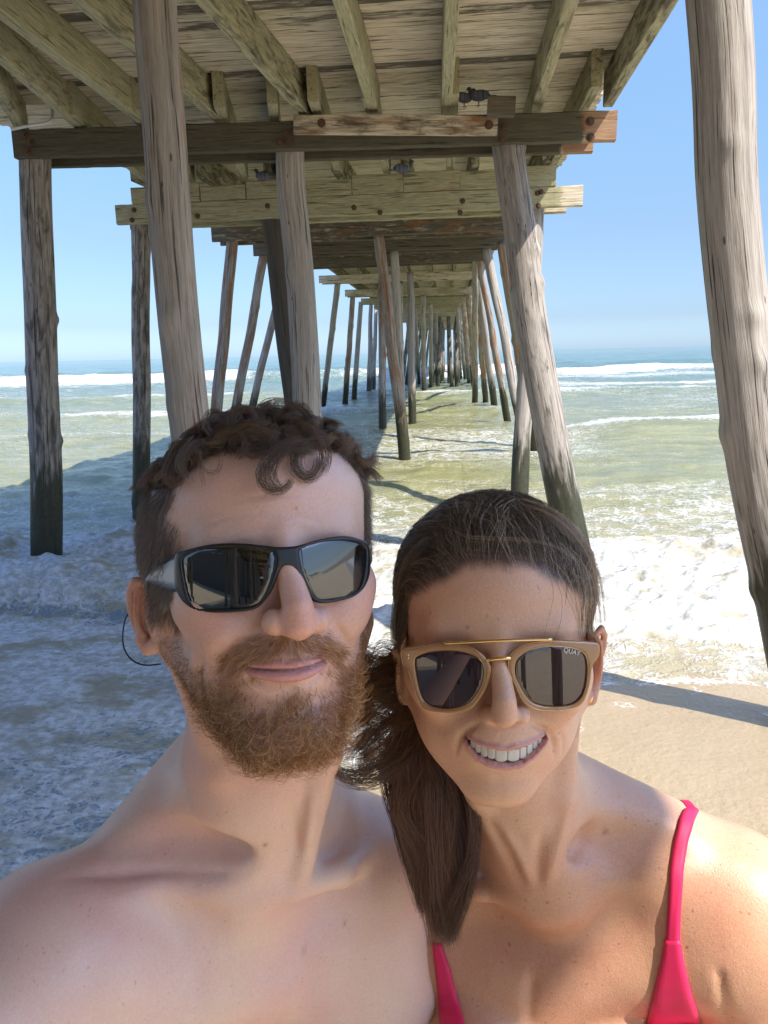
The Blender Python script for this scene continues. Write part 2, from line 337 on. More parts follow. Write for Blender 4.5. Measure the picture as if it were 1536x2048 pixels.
def sdf_head_man(p):
    q = HM.loc(p); q0 = q.copy(); q0[..., 0] = np.where(q[..., 0] > 0, q[..., 0]*(1+.055*sstep(60, 30, q[..., 1])+.085*sstep(-15, -55, q[..., 1])), q[..., 0]); d = base_head(q0, hm)
    # nose
    d = smin(d, chain(q, [(0, 12, 80), (0, -8, 92), tuple(noseT+np.array([0, 12, -8]))], [9, 7.5, 9.5], 3), 9)
    d = smin(d, ell(q, noseT+np.array([0, 1.5, -11]), (11.5, 10.5, 12)), 6)
    d = smin(d, ell(q, aL+np.array([3, 2, -3]), (8, 8.5, 11)), 4); d = smin(d, ell(q, aR+np.array([-3, 2, -3]), (8, 8.5, 11)), 4)
    for s in (-1, 1): d = smax(d, -ell(q, noseT+np.array([s*7.5, -10.5, -10]), (4.2, 4, 7)), 2)
    # smiling cheeks and chin pad
    for s in (-1, 1): d = smin(d, ell(q, (s*40, -38, 60), (17, 17, 16)), 14)
    d = smin(d, ell(q, (-64, 20, -18), (25, 52, 62)), 14)
    d = smin(d, ell(q, (-75, -24, -12), (13, 36, 24)), 8)
    m = q.copy(); e = ear_sdf(m, EM, -1); m2 = q.copy(); m2[..., 0] *= -1; e2 = ear_sdf(m2+np.array([-21, 0, 10]), EM, 1)
    return smin(smin(d, e, 3.0), e2, 3.0)/1000*HM.sc
def sdf_man(p):
    d = sdf_head_man(p); B = MB_
    up = -DN
    b = cone(p, B['neck0'], B['neck1'], .057, .062)
    b = smin(b, cone(p, C(430, 1560, .665), B['shR']+np.array([.03, .012, -.03]), .05, .058), .03)
    b = smin(b, cone(p, C(560, 1580, .69), B['shL'], .048, .058), .03)
    b = smin(b, ell(p, B['shR'], (.075, .074, .07)), .025); b = smin(b, ell(p, B['shL'], (.064, .066, .062)), .02)
    b = smin(b, cone(p, B['shR']+np.array([.03, -.03, -.02]), B['shL']+np.array([-.01, -.04, 0]), .07, .06), .04)
    b = smin(b, ell(p, C(430, 2130, .80)+0*up, (.195, .26, .14)), .05)
    b = smin(b, ell(p, C(255, 2010, .665), (.105, .085, .05)), .035); b = smin(b, ell(p, C(668, 2010, .70), (.10, .10, .05)), .035)
    b = smin(b, cone(p, B['shR'], B['elb'], .062, .046), .03)
    b = smin(b, cone(p, B['elb'], B['hand'], .046, .026), .02); hd = B['hand']
    b = smin(b, ell(p, hd+np.array([.01, .02, .01]), (.028, .045, .016)), .015)
    for k in range(4): b = smin(b, cone(p, hd+np.array([-.006+.016*k, .05, .014]), hd+np.array([-.002+.016*k, .075-.004*abs(k-1.5), .032]), .0095, .008), .004)
    b = smin(b, cone(p, hd+np.array([-.015, .02, .012]), hd+np.array([-.03, .05, .028]), .011, .009), .006)
    # left arm behind the woman
    eL = C(1010, 2150, .92); b = smin(b, cone(p, B['shL'], eL, .056, .044), .025); b = smin(b, cone(p, eL, C(1330, 2120, .93), .044, .03), .02)
    b = smin(b, ell(p, C(1380, 2115, .93), (.05, .025, .018)), .02)
    # waist, hips and legs
    W = C(470, 2130, .80); w1 = W+DN*.33; b = smin(b, ell(p, W+DN*.22, (.165, .2, .115)), .06); b = smin(b, ell(p, w1+DN*.12, (.175, .14, .12)), .05)
    for s in (-1, 1):
        hp = w1+DN*.17+np.array([s*.085, 0, 0]); kn = hp+DN*.43+np.array([s*.02, 0, .02]); an = kn+DN*.40+np.array([s*.01, 0, -.03])
        b = smin(b, cone(p, hp, kn, .088, .058), .04); b = smin(b, cone(p, kn, an, .058, .038), .02); b = smin(b, cone(p, an+DN*.03, an+DN*.05+np.array([0, 0, .16]), .04, .03), .02)
    # neck tendons, collar bones
    b = smin(b, chain(p, [mast[0], lerp(mast[0], B['notch'], .5)+np.array([-.006, 0, .012]), B['notch']+np.array([-.014, .004, -.004])], [.016, .0135, .009], .008), .010)
    b = smin(b, chain(p, [mast[1], lerp(mast[1], B['notch'], .5)+np.array([.006, 0, .012]), B['notch']+np.array([.014, .004, -.004])], [.016, .0135, .0095], .008), .010)
    b = smin(b, chain(p, [C(548, 1772, .605), C(440, 1768, .60), C(310, 1745, .597), C(170, 1748, .60)], [.0115, .0105, .011, .012], .008), .0125)
    b = smin(b, chain(p, [C(590, 1772, .61), C(680, 1745, .64), C(745, 1690, .69)], [.012, .011, .011], .008), .010)
    b = smax(b, -ell(p, C(345, 1700, .578), (.060, .018, .024)), .016)
    return smin(d, b, .016)
PERSON_MAT = Matrix(np.block([[BC, CAM[:, None]], [np.zeros((1, 3)), np.ones((1, 1))]]).tolist())
def head_axes(H, fine, extra):
    o = H.o; return o
mo = HM.o
ax = axis_pts([(-.66, mo[0]-.115, .009), (mo[0]-.115, mo[0]+.11, .00125), (mo[0]+.11, .50, .009)])
ay = axis_pts([(-2.05, -.55, .02), (-.55, -.34, .008), (-.34, mo[1]-.16, .0045), (mo[1]-.16, mo[1]+.03, .00125), (mo[1]+.03, mo[1]+.14, .0022), (mo[1]+.14, mo[1]+.2, .005)])
az = axis_pts([(-1.45, mo[2]-.19, .012), (mo[2]-.19, mo[2]-.03, .003), (mo[2]-.03, mo[2]+.125, .00125), (mo[2]+.125, .03, .009)])
import time; _t = time.time()
Vm, Fm, Nm = polygonise(sdf_man, ax, ay, az); print('man', len(Vm), len(Fm), round(time.time()-_t, 1))
def lip_shape(q, line, tu, tl, hu, hl, gd, gw, xr=None):
    """q local mm verts, line (n,3) local; returns displacement, mask upper, mask lower"""
    o = np.argsort(line[:, 0]); lx, ly, lz = line[o, 0], line[o, 1], line[o, 2]
    x = q[:, 0]; x0, x1 = lx[0], lx[-1]; c = (x0+x1)/2; hwid = (x1-x0)/2; s = np.clip((x-c)/hwid, -1.4, 1.4); dy = q[:, 1]-np.interp(x, lx, ly); inz = sstep(30, 45, q[:, 2])*(np.abs(s) < 1.35)
    a = np.sqrt(np.clip(1-s*s, 0, 1)); TU = tu*(.25+.75*a)*(1-.16*np.exp(-(s/.10)**2)+.10*np.exp(-((np.abs(s)-.2)/.12)**2)); TL = tl*(.18+.82*a)
    ed = 1-sstep(.86, 1.0, np.abs(s))
    u = np.clip(dy/TU, 0, 3); l = np.clip(-dy/TL, 0, 3)
    mu = (dy >= 0)*(1-sstep(.82, 1.08, u))*ed; ml = (dy < 0)*(1-sstep(.82, 1.08, l))*ed
    prof = lambda t: np.clip(1-((t-.45)/.62)**2, 0, 1)
    disp = hu*prof(u)*(dy >= 0)*ed*(.4+.6*a) + hl*prof(l)*(dy < 0)*ed*(.3+.7*a)
    disp -= gd*np.exp(-(dy/gw)**2)*(1-sstep(.97, 1.15, np.abs(s)))
    disp -= .9*hl*np.exp(-((-dy-TL*1.45)/(TL*.5))**2)*(dy < 0)*ed
    return disp*inz, mu*inz, ml*inz, s, dy
def finish_man(V, Fq):
    q = HM.loc(V); Nl = vnormals(V, Fq) @ HM.R; head = (q[:, 1] > -140)
    line = hitcurve(HM, sdf_head_man, mouth_px); print('mouth line', line[0].round(1), line[3].round(1), line[-1].round(1))
    disp, mu, ml, s, dy = lip_shape(q, line, 6.2, 8.6, 2.6, 4.0, 2.8, 1.0)
    G = lambda pts: hitcurve(HM, sdf_head_man, pts)
    d = disp
    d = d-groove(q, Nl, G([(520, 1262), (482, 1284), (448, 1318), (432, 1352)]), 2.6, 3.0)+groove(q, Nl, G([(470, 1255), (425, 1285), (405, 1330)]), 1.8, 7)
    d = d-groove(q, Nl, G([(405, 1300), (398, 1345), (408, 1400), (416, 1424)]), 2.6, 2.8)
    d = d+groove(q, Nl, G([(388, 1300), (380, 1350), (388, 1410)]), 1.3, 5)
    d = d-groove(q, Nl, G([(655, 1238), (678, 1262), (700, 1295)]), 1.5, 3.0)
    d = d+groove(q, Nl, G([(670, 1225), (698, 1250), (712, 1280)]), .9, 6)
    d = d-1.6*blob(q, line[0]+[-2, 0, 0], (4, 4, 6))-1.2*blob(q, line[-1]+[2, 0, 0], (4, 4, 6))
    for k, pts in enumerate(([(400, 1062), (450, 1035), (520, 1028), (590, 1033), (640, 1045)], [(470, 1000), (520, 992), (580, 990), (630, 998)], [(430, 1090), (480, 1062), (530, 1056), (580, 1060)])):
        d = d-groove(q, Nl, G(pts), .75, 1.3)+groove(q, Nl, G([(a, b+11) for a, b in pts]), .55, 2.6)
    body = 1-head; Gb = lambda pts: HM.loc(np.array([h for h in (HM.hit(a, b, sdf_man, .25, 1.3) for a, b in pts) if h is not None]))
    d = d*head+body*(-groove(q, Nl, Gb([(130, 1757), (220, 1748), (330, 1740), (440, 1747), (490, 1752)]), 4.0, 5.5)+groove(q, Nl, Gb([(150, 1800), (260, 1790), (380, 1790), (480, 1785)]), 2.2, 11)
        -groove(q, Nl, Gb([(322, 1800), (350, 1870), (385, 1960), (400, 2040)]), 2.0, 12)-groove(q, Nl, Gb([(572, 1600), (590, 1660), (598, 1715)]), 3.0, 6)+groove(q, Nl, Gb([(625, 1570), (622, 1640), (606, 1715)]), 3.2, 6)
        -groove(q, Nl, Gb([(352, 1500), (375, 1580), (410, 1650), (450, 1700)]), 2.4, 5)-groove(q, Nl, Gb([(700, 1600), (680, 1680), (650, 1735)]), 2.5, 9)-groove(q, Nl, Gb([(600, 1820), (610, 1920), (615, 2040)]), 1.8, 14)+.5*fbm(q*.03, 3))
    V2 = V+(Nl*d[:, None]/1000) @ HM.R.T
    d = d+.35*fbm(q*.16, 3)*head
    d = d-.8*blob(q, (0, 15, 88), (3, 9, 12))
    # colours
    n1 = fbm(V*14, 3); n2 = fbm(V*55, 3); base = np.array([.80, .55, .44]); col = np.tile(base, (len(V), 1))*(1+.06*n1[:, None])
    chest = sstep(-130, -190, q[:, 1]); col = lerp(col*[.95, .84, .78], col*[1.0, 1.0, 1.0], chest)
    red = np.array([.64, .27, .19])
    rm = .55*blob(q, noseT, (18, 16, 30))+.45*blob(q, (-44, -34, 70), (20, 16, 30))+.45*blob(q, (44, -34, 70), (20, 16, 30))+.22*blob(q, (0, -20, 95), (12, 26, 30))
    rm += .30*sstep(-130, -150, q[:, 1])*(1-sstep(-190, -250, q[:, 1]))*np.exp(-(q[:, 0]/60)**2)
    col = lerp(col, red, np.clip(rm, 0, .75))
    eard = dpoly(q, np.array(EM['rim']))[0]; col = lerp(col, [.50, .20, .13], .55*np.exp(-(eard/14)**2)*(q[:, 0] < -55))
    pale = blob(q, (50, 55, 60), (24, 24, 40)); col = lerp(col, [.74, .54, .46], .6*np.clip(pale, 0, 1))
    lipc = np.array([.58, .24, .23]); lm = np.clip(mu+ml, 0, 1)
    st = 1+.10*perlin(V3(s*32, dy*.12, 0)); col = lerp(col, lipc[None]*st[:, None], lm*.85); col = lerp(col, [.13, .045, .04], np.exp(-(dy/.75)**2)*(np.abs(s) < 1.0)*(q[:, 2] > 45)*(q[:, 1] < -50)*(q[:, 1] > -90)*.9)
    v1 = fbm(V*9+11, 3); v2 = fbm(V*7+31, 3); col = lerp(col, [.74, .40, .36], np.clip(v1*.9, 0, .45)*chest); col = lerp(col, [.80, .56, .38], np.clip(v2*.9, 0, .45)*chest)
    # stubble and scalp tone under hair
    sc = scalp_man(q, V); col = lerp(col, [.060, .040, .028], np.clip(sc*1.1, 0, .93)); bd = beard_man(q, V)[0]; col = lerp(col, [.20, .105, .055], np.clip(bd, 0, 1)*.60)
    # small moles
    for (x, y, r) in ((530, 1690, 2.0), (592, 1018, 1.0), (533, 991, 1.0), (610, 1902, 1.6), (690, 1845, 1.3)):
        h = HM.hit(x, y, sdf_man); 
        if h is not None: dd = np.linalg.norm(V-h, axis=1)*1000; col = lerp(col, [.26, .10, .07], .8*np.exp(-(dd/r)**2))
    fk = .25+.2*sstep(-140, -200, q[:, 1])
    return V2, col, lm, fk
def scalp_man(q, V):
    """hair density 0..1 on the scalp (local mm)"""
    az_ = q[:, 2]; ax_ = q[:, 0]; y = q[:, 1]
    # front hairline height as a function of x
    hl = 71-4*np.exp(-(ax_/16)**2)+.0*ax_; hl = np.where(np.abs(ax_) > 45, 71-(np.abs(ax_)-45)*0.9, hl)+2.5*fbm(q*.08, 2)
    top = sstep(-4, 7, y-hl)
    # temples: hairline runs down at |x|>~58, z<42
    zt = 34+10*(ax_*0+(q[:, 0] < 0))-.12*(y-40)+3*fbm(q*.06+5, 2); side = sstep(7, -6, az_-zt)*sstep(-34, -24, y+np.where(az_ > 4, 8, 0)*0)*(np.abs(ax_) > 38)
    back = sstep(0, -14, az_)*sstep(-75, -60, y+.3*az_*0)
    notear = 1-((np.abs(ax_) > 60)*(y < 6)*(az_ < 0)*(az_ > -34)).astype(float)
    sb = (np.abs(ax_) > 60)*sstep(-42, -30, y)*sstep(24, 16, az_)*sstep(-3, 3, az_)
    notear = notear*(1-((q[:, 0] > 60)*(y < 4)*(y > -90)*(az_ > -60)).astype(float)); sb = sb*(q[:, 0] < 0)
    return np.clip(np.maximum.reduce([top*(az_ < 85), side*(y > -20)*notear*(az_ > -140), back*notear*((az_ < -34) | (y > 4)), .7*sb*(y > -60)]), 0, 1)
def beard_man(q, V):
    """density, length(mm)"""
    x, y, z = q.T; px, py = topix(V); ax_ = np.abs(x)
    face = z > -8
    jaw = sstep(8, -4, y+58+.0*x-np.where(ax_ < 30, 0, 0))   # below the mouth level
    lowlim = sstep(-152, -140, y-.35*np.clip(40-z, 0, 60))
    cheek_line = -44-.95*np.clip(z-10, 0, 48)*.62+3.5*fbm(q*.08, 2)               # upper limit of the cheek beard as it goes forward
    cheek = sstep(4, -7, y-cheek_line)*(z > -6)
    dens = cheek*lowlim*(ax_ < 82)
    # moustache
    d, t = dpoly(q, MUST); mus = np.exp(-(d/7.5)**4); 
    gote, _ = dpoly(q, GOAT); go = np.exp(-(gote/9)**4)
    clear = np.clip(1.25*np.exp(-((x-LIPC[0]-1)/24)**4-((y-LIPC[1]+7)/11.5)**4), 0, 1); bare = np.clip(np.exp(-((ax_-19)/13)**4-((y-LIPC[1]+19)/11)**4)*.88, 0, .88)
    dens = dens*(1-clear)*(1-bare); dens = np.maximum(dens, .62*np.exp(-((x-LIPC[0])/9)**4-((y-LIPC[1]+24)/7)**2)); dens = np.maximum(dens, np.maximum(mus, go*.95)*(1-.0*clear)); dens *= face
    sparse = sstep(-96, -60, y)*(ax_ > 46); dens = dens*(1-.45*sparse)
    ln = 3.0+13*sstep(-72, -112, y)*sstep(-10, 40, z)+2*(1-sparse); ln = np.where((mus > .4) & (y > LIPC[1]), 8.5, ln)
    return dens*sstep(45, 20, np.abs(0*x)), ln
MUST = None
_ml = hitcurve(HM, sdf_head_man, mouth_px); LIPC = _ml.mean(0)
MUST = hitcurve(HM, sdf_head_man, [(462, 1330), (480, 1312), (520, 1296), (560, 1290), (590, 1291), (625, 1288), (655, 1292), (680, 1316)])
GOAT = np.concatenate([hitcurve(HM, sdf_head_man, [(462, 1330), (448, 1365), (440, 1400), (450, 1440)]), ])
V2, colm, lm, fk = finish_man(Vm, Fm); print('man done', round(time.time()-_t, 1))
man_root = tag(empty("person", mat=PERSON_MAT), "bare-chested bearded man with curly brown hair and closed-lip smile, beside the woman", "person")
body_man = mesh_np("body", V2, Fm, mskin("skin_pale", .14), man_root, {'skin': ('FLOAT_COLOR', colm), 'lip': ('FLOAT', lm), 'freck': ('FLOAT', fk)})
# ================================================================ THE WOMAN
HW = Head((1000, 1312), .50, rot(-6, -3, 0), .95)
hwp = dict(w=1.03, jw=1.05, jx=13, cr=76, ch=121, cz=76, cw=18)
WL = HW.L; wtip = WL(1010, 1440, 109); wa = WL(970, 1438, 94); wb = WL(1052, 1438, 94); print('woman tip', wtip.round(1), wa.round(1), wb.round(1))
ER = dict(rim=[WL(1192, 1268, -6), WL(1203, 1256, -9), WL(1208, 1270, -13), WL(1207, 1292, -15), WL(1199, 1318, -15), WL(1195, 1345, -14), WL(1192, 1372, -10)], rr=[2.2, 2.7, 2.8, 2.7, 2.5, 2.3, 2.3], c=WL(1190, 1322, -11), cr=(7.5, 24, 3), R=np.array([[.75, 0, -.66], [0, 1, 0], [.66, 0, .75]]),
          hol=[WL(1192, 1290, -8), WL(1186, 1325, -7), WL(1184, 1350, -7)], hr=[3.6, 4.8, 4.2], anti=[WL(1199, 1285, -11), WL(1196, 1320, -11), WL(1191, 1358, -9)], ar=[1.9, 2.1, 2.1], lobe=[WL(1189, 1378, -8), WL(1183, 1398, -6), WL(1174, 1392, -4)], lr=[3.8, 4.4, 4.2], trag=[WL(1172, 1318, -2), WL(1173, 1345, -1)], tr=[3.2, 3.6])
EL = dict(rim=[WL(800, 1312, -6), WL(790, 1300, -9), WL(788, 1314, -13), WL(794, 1338, -15), WL(806, 1362, -14), WL(818, 1388, -11)], rr=[2.2, 2.7, 2.8, 2.7, 2.5, 2.3], c=WL(806, 1352, -11), cr=(7.5, 24, 3), R=np.array([[.75, 0, .66], [0, 1, 0], [-.66, 0, .75]]),
          hol=[WL(803, 1330, -8), WL(812, 1358, -7), WL(820, 1375, -7)], hr=[3.6, 4.8, 4.2], anti=[WL(796, 1330, -11), WL(806, 1358, -11), WL(820, 1388, -9)], ar=[1.9, 2.1, 2.1], lobe=[WL(826, 1396, -8), WL(838, 1413, -6), WL(850, 1412, -4)], lr=[3.8, 4.4, 4.2], trag=[WL(830, 1350, -2), WL(833, 1370, -1)], tr=[3.2, 3.6])
WB = dict(n0=HW.glob((0, -56, -22)), n1=C(1095, 1730, .66), notch=C(1078, 1772, .625), shL=C(1480, 1822, .645), shR=C(850, 1830, .76))
wm = (HW.glob((-58, -52, -14)), HW.glob((58, -52, -14)))
def sdf_head_woman(p):
    q = HW.loc(p); d = base_head(q, hwp)
    d = smin(d, chain(q, [(0, 10, 79), (0, -8, 90), tuple(wtip+np.array([0, 11, -7]))], [7.5, 6.5, 8], 3), 8)
    d = smin(d, ell(q, wtip+np.array([0, 1, -9.5]), (9.5, 9, 10.5)), 6)
    d = smin(d, ell(q, wa+np.array([3, 2, -3]), (6, 6.5, 9)), 4); d = smin(d, ell(q, wb+np.array([-3, 2, -3]), (6, 6.5, 9)), 4)
    for s in (-1, 1): d = smax(d, -ell(q, wtip+np.array([s*6.5, -9, -9]), (3.5, 3.4, 6)), 2)
    for s in (-1, 1):
        d = smin(d, ell(q, (s*41, -34, 62), (19, 17, 18)), 13); d = smin(d, ell(q, (s*70, -24, -10), (8, 34, 22)), 8)
    e = ear_sdf(q, ER, 1); e2 = ear_sdf(q, EL, -1)
    return smin(smin(d, e, 3.0), e2, 3.0)/1000*HW.sc
def sdf_woman(p):
    d = sdf_head_woman(p); B = WB
    b = cone(p, B['n0'], B['n1'], .047, .052)
    b = smin(b, cone(p, C(1130, 1600, .675), B['shL']+np.array([-.02, .010, -.015]), .044, .060), .03)
    b = smin(b, cone(p, C(1060, 1650, .69), B['shR'], .04, .05), .03)
    b = smin(b, ell(p, B['shL'], (.062, .064, .06)), .02); b = smin(b, ell(p, B['shR'], (.055, .06, .055)), .02)
    b = smin(b, cone(p, B['shL']+np.array([-.03, -.03, -.01]), B['shR']+np.array([.0, -.03, .02]), .055, .05), .035)
    b = smin(b, ell(p, C(1140, 2060, .765), (.145, .21, .115)), .045)
    b = smin(b, ell(p, C(955, 2165, .675), (.066, .070, .062)), .016); b = smin(b, ell(p, C(1262, 2165, .665), (.070, .070, .062)), .016)
    el = B['shL']+np.array([.045, -.29, -.05]); b = smin(b, cone(p, B['shL'], el, .052, .038), .018); b = smin(b, cone(p, el, el+np.array([-.10, -.17, .12]), .038, .026), .015)
    b = smin(b, ell(p, el+np.array([-.12, -.21, .15]), (.028, .045, .018)), .02)
    for k in range(4): b = smin(b, cone(p, el+np.array([-.14+.014*k, -.24, .16]), el+np.array([-.15+.014*k, -.30+.004*abs(k-1.5), .17]), .0085, .007), .004)
    eR = C(760, 2350, .95); b = smin(b, cone(p, B['shR'], eR, .046, .036), .02); b = smin(b, cone(p, eR, C(420, 2300, .99), .036, .026), .02)
    W = C(1140, 2060, .765); b = smin(b, ell(p, W+DN*.23, (.125, .17, .10)), .06); b = smin(b, ell(p, W+DN*.42, (.165, .14, .125)), .05)
    for s in (-1, 1):
        hp = W+DN*.47+np.array([s*.08, 0, 0]); kn = hp+DN*.40+np.array([s*.0, 0, .02]); an = kn+DN*.38+np.array([s*.0, 0, -.03])
        b = smin(b, cone(p, hp, kn, .084, .052), .04); b = smin(b, cone(p, kn, an, .052, .033), .02); b = smin(b, cone(p, an+DN*.03, an+DN*.05+np.array([0, 0, .14]), .035, .026), .02)
    b = smin(b, chain(p, [wm[0], lerp(wm[0], B['notch'], .5)+np.array([-.002, 0, .012]), B['notch']+np.array([-.013, .004, -.004])], [.014, .012, .0085], .008), .009)
    b = smin(b, chain(p, [wm[1], lerp(wm[1], B['notch'], .5)+np.array([.004, 0, .010]), B['notch']+np.array([.013, .004, -.004])], [.014, .012, .0085], .008), .009)
    b = smin(b, chain(p, [C(1098, 1778, .632), C(1190, 1745, .635), C(1290, 1735, .64), C(1400, 1715, .645)], [.0085, .007, .0075, .009], .008), .014)
    b = smin(b, chain(p, [C(1055, 1782, .632), C(960, 1780, .65), C(880, 1765, .68)], [.0085, .0075, .009], .008), .014)
    b = smax(b, -ell(p, C(1240, 1690, .615), (.048, .014, .014)), .02)
    b = smax(b, -cone(p, C(1066, 1965, .625), C(1090, 2260, .63), .005, .010), .024)
    return smin(d, b, .014)
wo = HW.o; _t = time.time()
ax = axis_pts([(-.36, wo[0]-.10, .009), (wo[0]-.10, wo[0]+.10, .00125), (wo[0]+.10, .48, .0075)])
ay = axis_pts([(-2.05, -.62, .02), (-.62, -.42, .007), (-.42, wo[1]-.15, .0042), (wo[1]-.15, wo[1]+.02, .00125), (wo[1]+.02, wo[1]+.12, .0026), (wo[1]+.12, wo[1]+.18, .006)])
az = axis_pts([(-1.45, wo[2]-.17, .012), (wo[2]-.17, wo[2]-.03, .003), (wo[2]-.03, wo[2]+.12, .00125), (wo[2]+.12, -.30, .009)])
Vw, Fw_, Nw = polygonise(sdf_woman, ax, ay, az); print('woman', len(Vw), round(time.time()-_t, 1))
UPL = hitcurve(HW, sdf_head_woman, [(923, 1469), (940, 1480), (955, 1489), (986, 1499), (1014, 1502), (1038, 1497), (1069, 1484), (1085, 1474), (1100, 1464)])
LOL = hitcurve(HW, sdf_head_woman, [(923, 1469), (936, 1487), (955, 1508), (975, 1518), (996, 1523), (1017, 1525), (1043, 1519), (1069, 1500), (1088, 1480), (1100, 1464)])
def scalp_woman(q):
    x, y, z = q.T; ax_ = np.abs(x)
    hl = 62-.0*ax_; hl = np.where(ax_ > 22, 62-(ax_-22)*.62, hl)+1.5*fbm(q*.1, 2); top = sstep(-6, 7, y-hl)*(z > 0)
    side = sstep(10, -8, z-(34-.35*np.clip(30-y, 0, 60)))*(y > -12)*(ax_ > 35)
    back = (z < -18)*sstep(-70, -55, y); return np.clip(np.maximum.reduce([top, side, back]), 0, 1)
def finish_woman(V, Fq):
    q = HW.loc(V); Nl = vnormals(V, Fq) @ HW.R; head = (q[:, 1] > -135); x, y, z = q.T
    def ip(cv): o = np.argsort(cv[:, 0]); return np.interp(x, cv[o, 0], cv[o, 1])
    U, Lo = ip(UPL), ip(LOL); x0, x1 = UPL[0, 0], UPL[-1, 0]; c = (x0+x1)/2; s = (x-c)/((x1-x0)/2); inz = sstep(25, 40, z)*head; a = np.sqrt(np.clip(1-s*s, 0, 1)); ed = 1-sstep(.9, 1.03, np.abs(s))
    TU = 4.6*(.3+.7*a)*(1-.14*np.exp(-(s/.09)**2)+.1*np.exp(-((np.abs(s)-.2)/.1)**2)); TL = 6.2*(.22+.78*a); prof = lambda t: np.clip(1-((t-.45)/.62)**2, 0, 1)
    u = (y-U)/TU; l = (Lo-y)/TL; mu = (u >= 0)*(1-sstep(.8, 1.1, u))*ed; ml = (l >= 0)*(1-sstep(.8, 1.1, l))*ed
    ins = np.minimum(U-y, y-Lo); hole = sstep(-.5, 1.0, ins)*(np.abs(s) < 1)*inz
    d = (1.9*prof(u)*(u >= 0)*ed*(.4+.6*a)+3.9*prof(l)*(l >= 0)*ed*(.35+.65*a))*inz
    d -= 1.2*np.exp(-((l-1.6)/.6)**2)*(l > 0)*ed*inz
    G = lambda pts: hitcurve(HW, sdf_head_woman, pts)
    d = d-groove(q, Nl, G([(958, 1447), (935, 1462), (916, 1482), (912, 1505)]), 3.0, 2.3)+groove(q, Nl, G([(935, 1440), (905, 1460), (893, 1490)]), 1.0, 6)
    d = d-groove(q, Nl, G([(1062, 1447), (1088, 1458), (1107, 1478), (1110, 1512)]), 3.0, 2.2)-groove(q, Nl, G([(1118, 1462), (1126, 1485), (1124, 1510)]), .7, 2.0)+groove(q, Nl, G([(1090, 1436), (1122, 1448), (1135, 1480)]), 1.0, 6)
    d = d-1.4*blob(q, UPL[0], (3, 3, 6))-1.4*blob(q, UPL[-1], (3, 3, 6))
    d = d-.5*np.exp(-(x/2.2)**2)*sstep(1, 4, y-U-TU)*(1-sstep(9, 13, y-U))*inz
    d = d-1.0*groove(q, Nl, G([(975, 1560), (1010, 1566), (1050, 1560)]), 1.0, 5)
    D3 = Nl*d[:, None]; D3 = D3*(1-hole[:, None]); D3[:, 2] -= 9.5*hole*(.35+.65*a)
    body = 1-head; Gb = lambda pts: HW.loc(np.array([h for h in (HW.hit(a, b, sdf_woman, .3, 1.3) for a, b in pts) if h is not None]))
    db = body*(-groove(q, Nl, Gb([(975, 1640), (1010, 1700), (1045, 1765)]), 3.0, 5)+groove(q, Nl, Gb([(1000, 1640), (1035, 1700), (1064, 1765)]), 2.6, 5)-groove(q, Nl, Gb([(1085, 1660), (1078, 1720), (1078, 1775)]), 3.0, 6)+groove(q, Nl, Gb([(1140, 1610), (1115, 1690), (1092, 1765)]), 2.8, 6)-groove(q, Nl, Gb([(1185, 1600), (1160, 1680), (1130, 1740)]), 2.2, 7)
        -groove(q, Nl, Gb([(1150, 1765), (1230, 1742), (1320, 1728)]), 1.5, 6)-groove(q, Nl, Gb([(1438, 1940), (1446, 1990), (1454, 2046)]), 2.4, 4.0, .08)-groove(q, Nl, Gb([(1066, 1950), (1060, 2000), (1056, 2046)]), 3.0, 7, .1)+.4*fbm(q*.03, 3))
    V2 = V+((D3*head[:, None]+Nl*db[:, None])/1000) @ HW.R.T
    n1 = fbm(V*14+3, 3); base = np.array([.72, .43, .275]); col = np.tile(base, (len(V), 1))*(1+.06*n1[:, None]); chest = sstep(-150, -230, y); col = lerp(col, col*[.84, .74, .68], chest)
    rm = .35*blob(q, (-42, -36, 64), (20, 16, 30))+.35*blob(q, (42, -36, 64), (20, 16, 30))+.30*blob(q, wtip, (15, 14, 20)); col = lerp(col, [.62, .25, .16], np.clip(rm, 0, .6))
    col = lerp(col, [.44, .17, .11], .3*np.exp(-(fbm(V*9+2, 2)-.4)**2/.05)*chest)
    ei = (x > 60)*(z < 5)*(y > -90)*(z > -40); col = lerp(col, [.50, .16, .09], .45*ei)
    lm = np.clip((mu+ml)*inz, 0, 1); st = 1+.10*perlin(V3(s*34, y*.1, 0)); col = lerp(col, np.array([.60, .25, .23])[None]*st[:, None], lm*.85)
    col = lerp(col, [.06, .018, .018], sstep(.0, 1.0, ins)*(np.abs(s) < 1.0)*inz)
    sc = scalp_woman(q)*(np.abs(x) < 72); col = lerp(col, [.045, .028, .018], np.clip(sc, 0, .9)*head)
    for (mx, my, r) in ((1210, 1662, 2.2), (935, 1255, 1.0), (1118, 1465, .9), (1109, 1505, .9), (1037, 1388, 1.3), (1042, 1397, .9), (975, 1962, 1.4), (1005, 1836, 1.6), (1095, 1805, 1.3), (830, 1525, 0)):
        h = HW.hit(mx, my, sdf_woman)
        if h is not None and r: dd = np.linalg.norm(V-h, axis=1)*1000; col = lerp(col, [.20, .055, .035], .8*np.exp(-(dd/r)**2))
    return V2, col, lm, .5+.5*chest
V2w, colw, lmw, fkw = finish_woman(Vw, Fw_)
wom_root = tag(empty("person", mat=PERSON_MAT), "tanned woman in a pink bikini top with long brown hair tied back, smiling with teeth", "person")
body_wom = mesh_np("body", V2w, Fw_, mskin("skin_tanned", .12), wom_root, {'skin': ('FLOAT_COLOR', colw), 'lip': ('FLOAT', lmw), 'freck': ('FLOAT', fkw)})
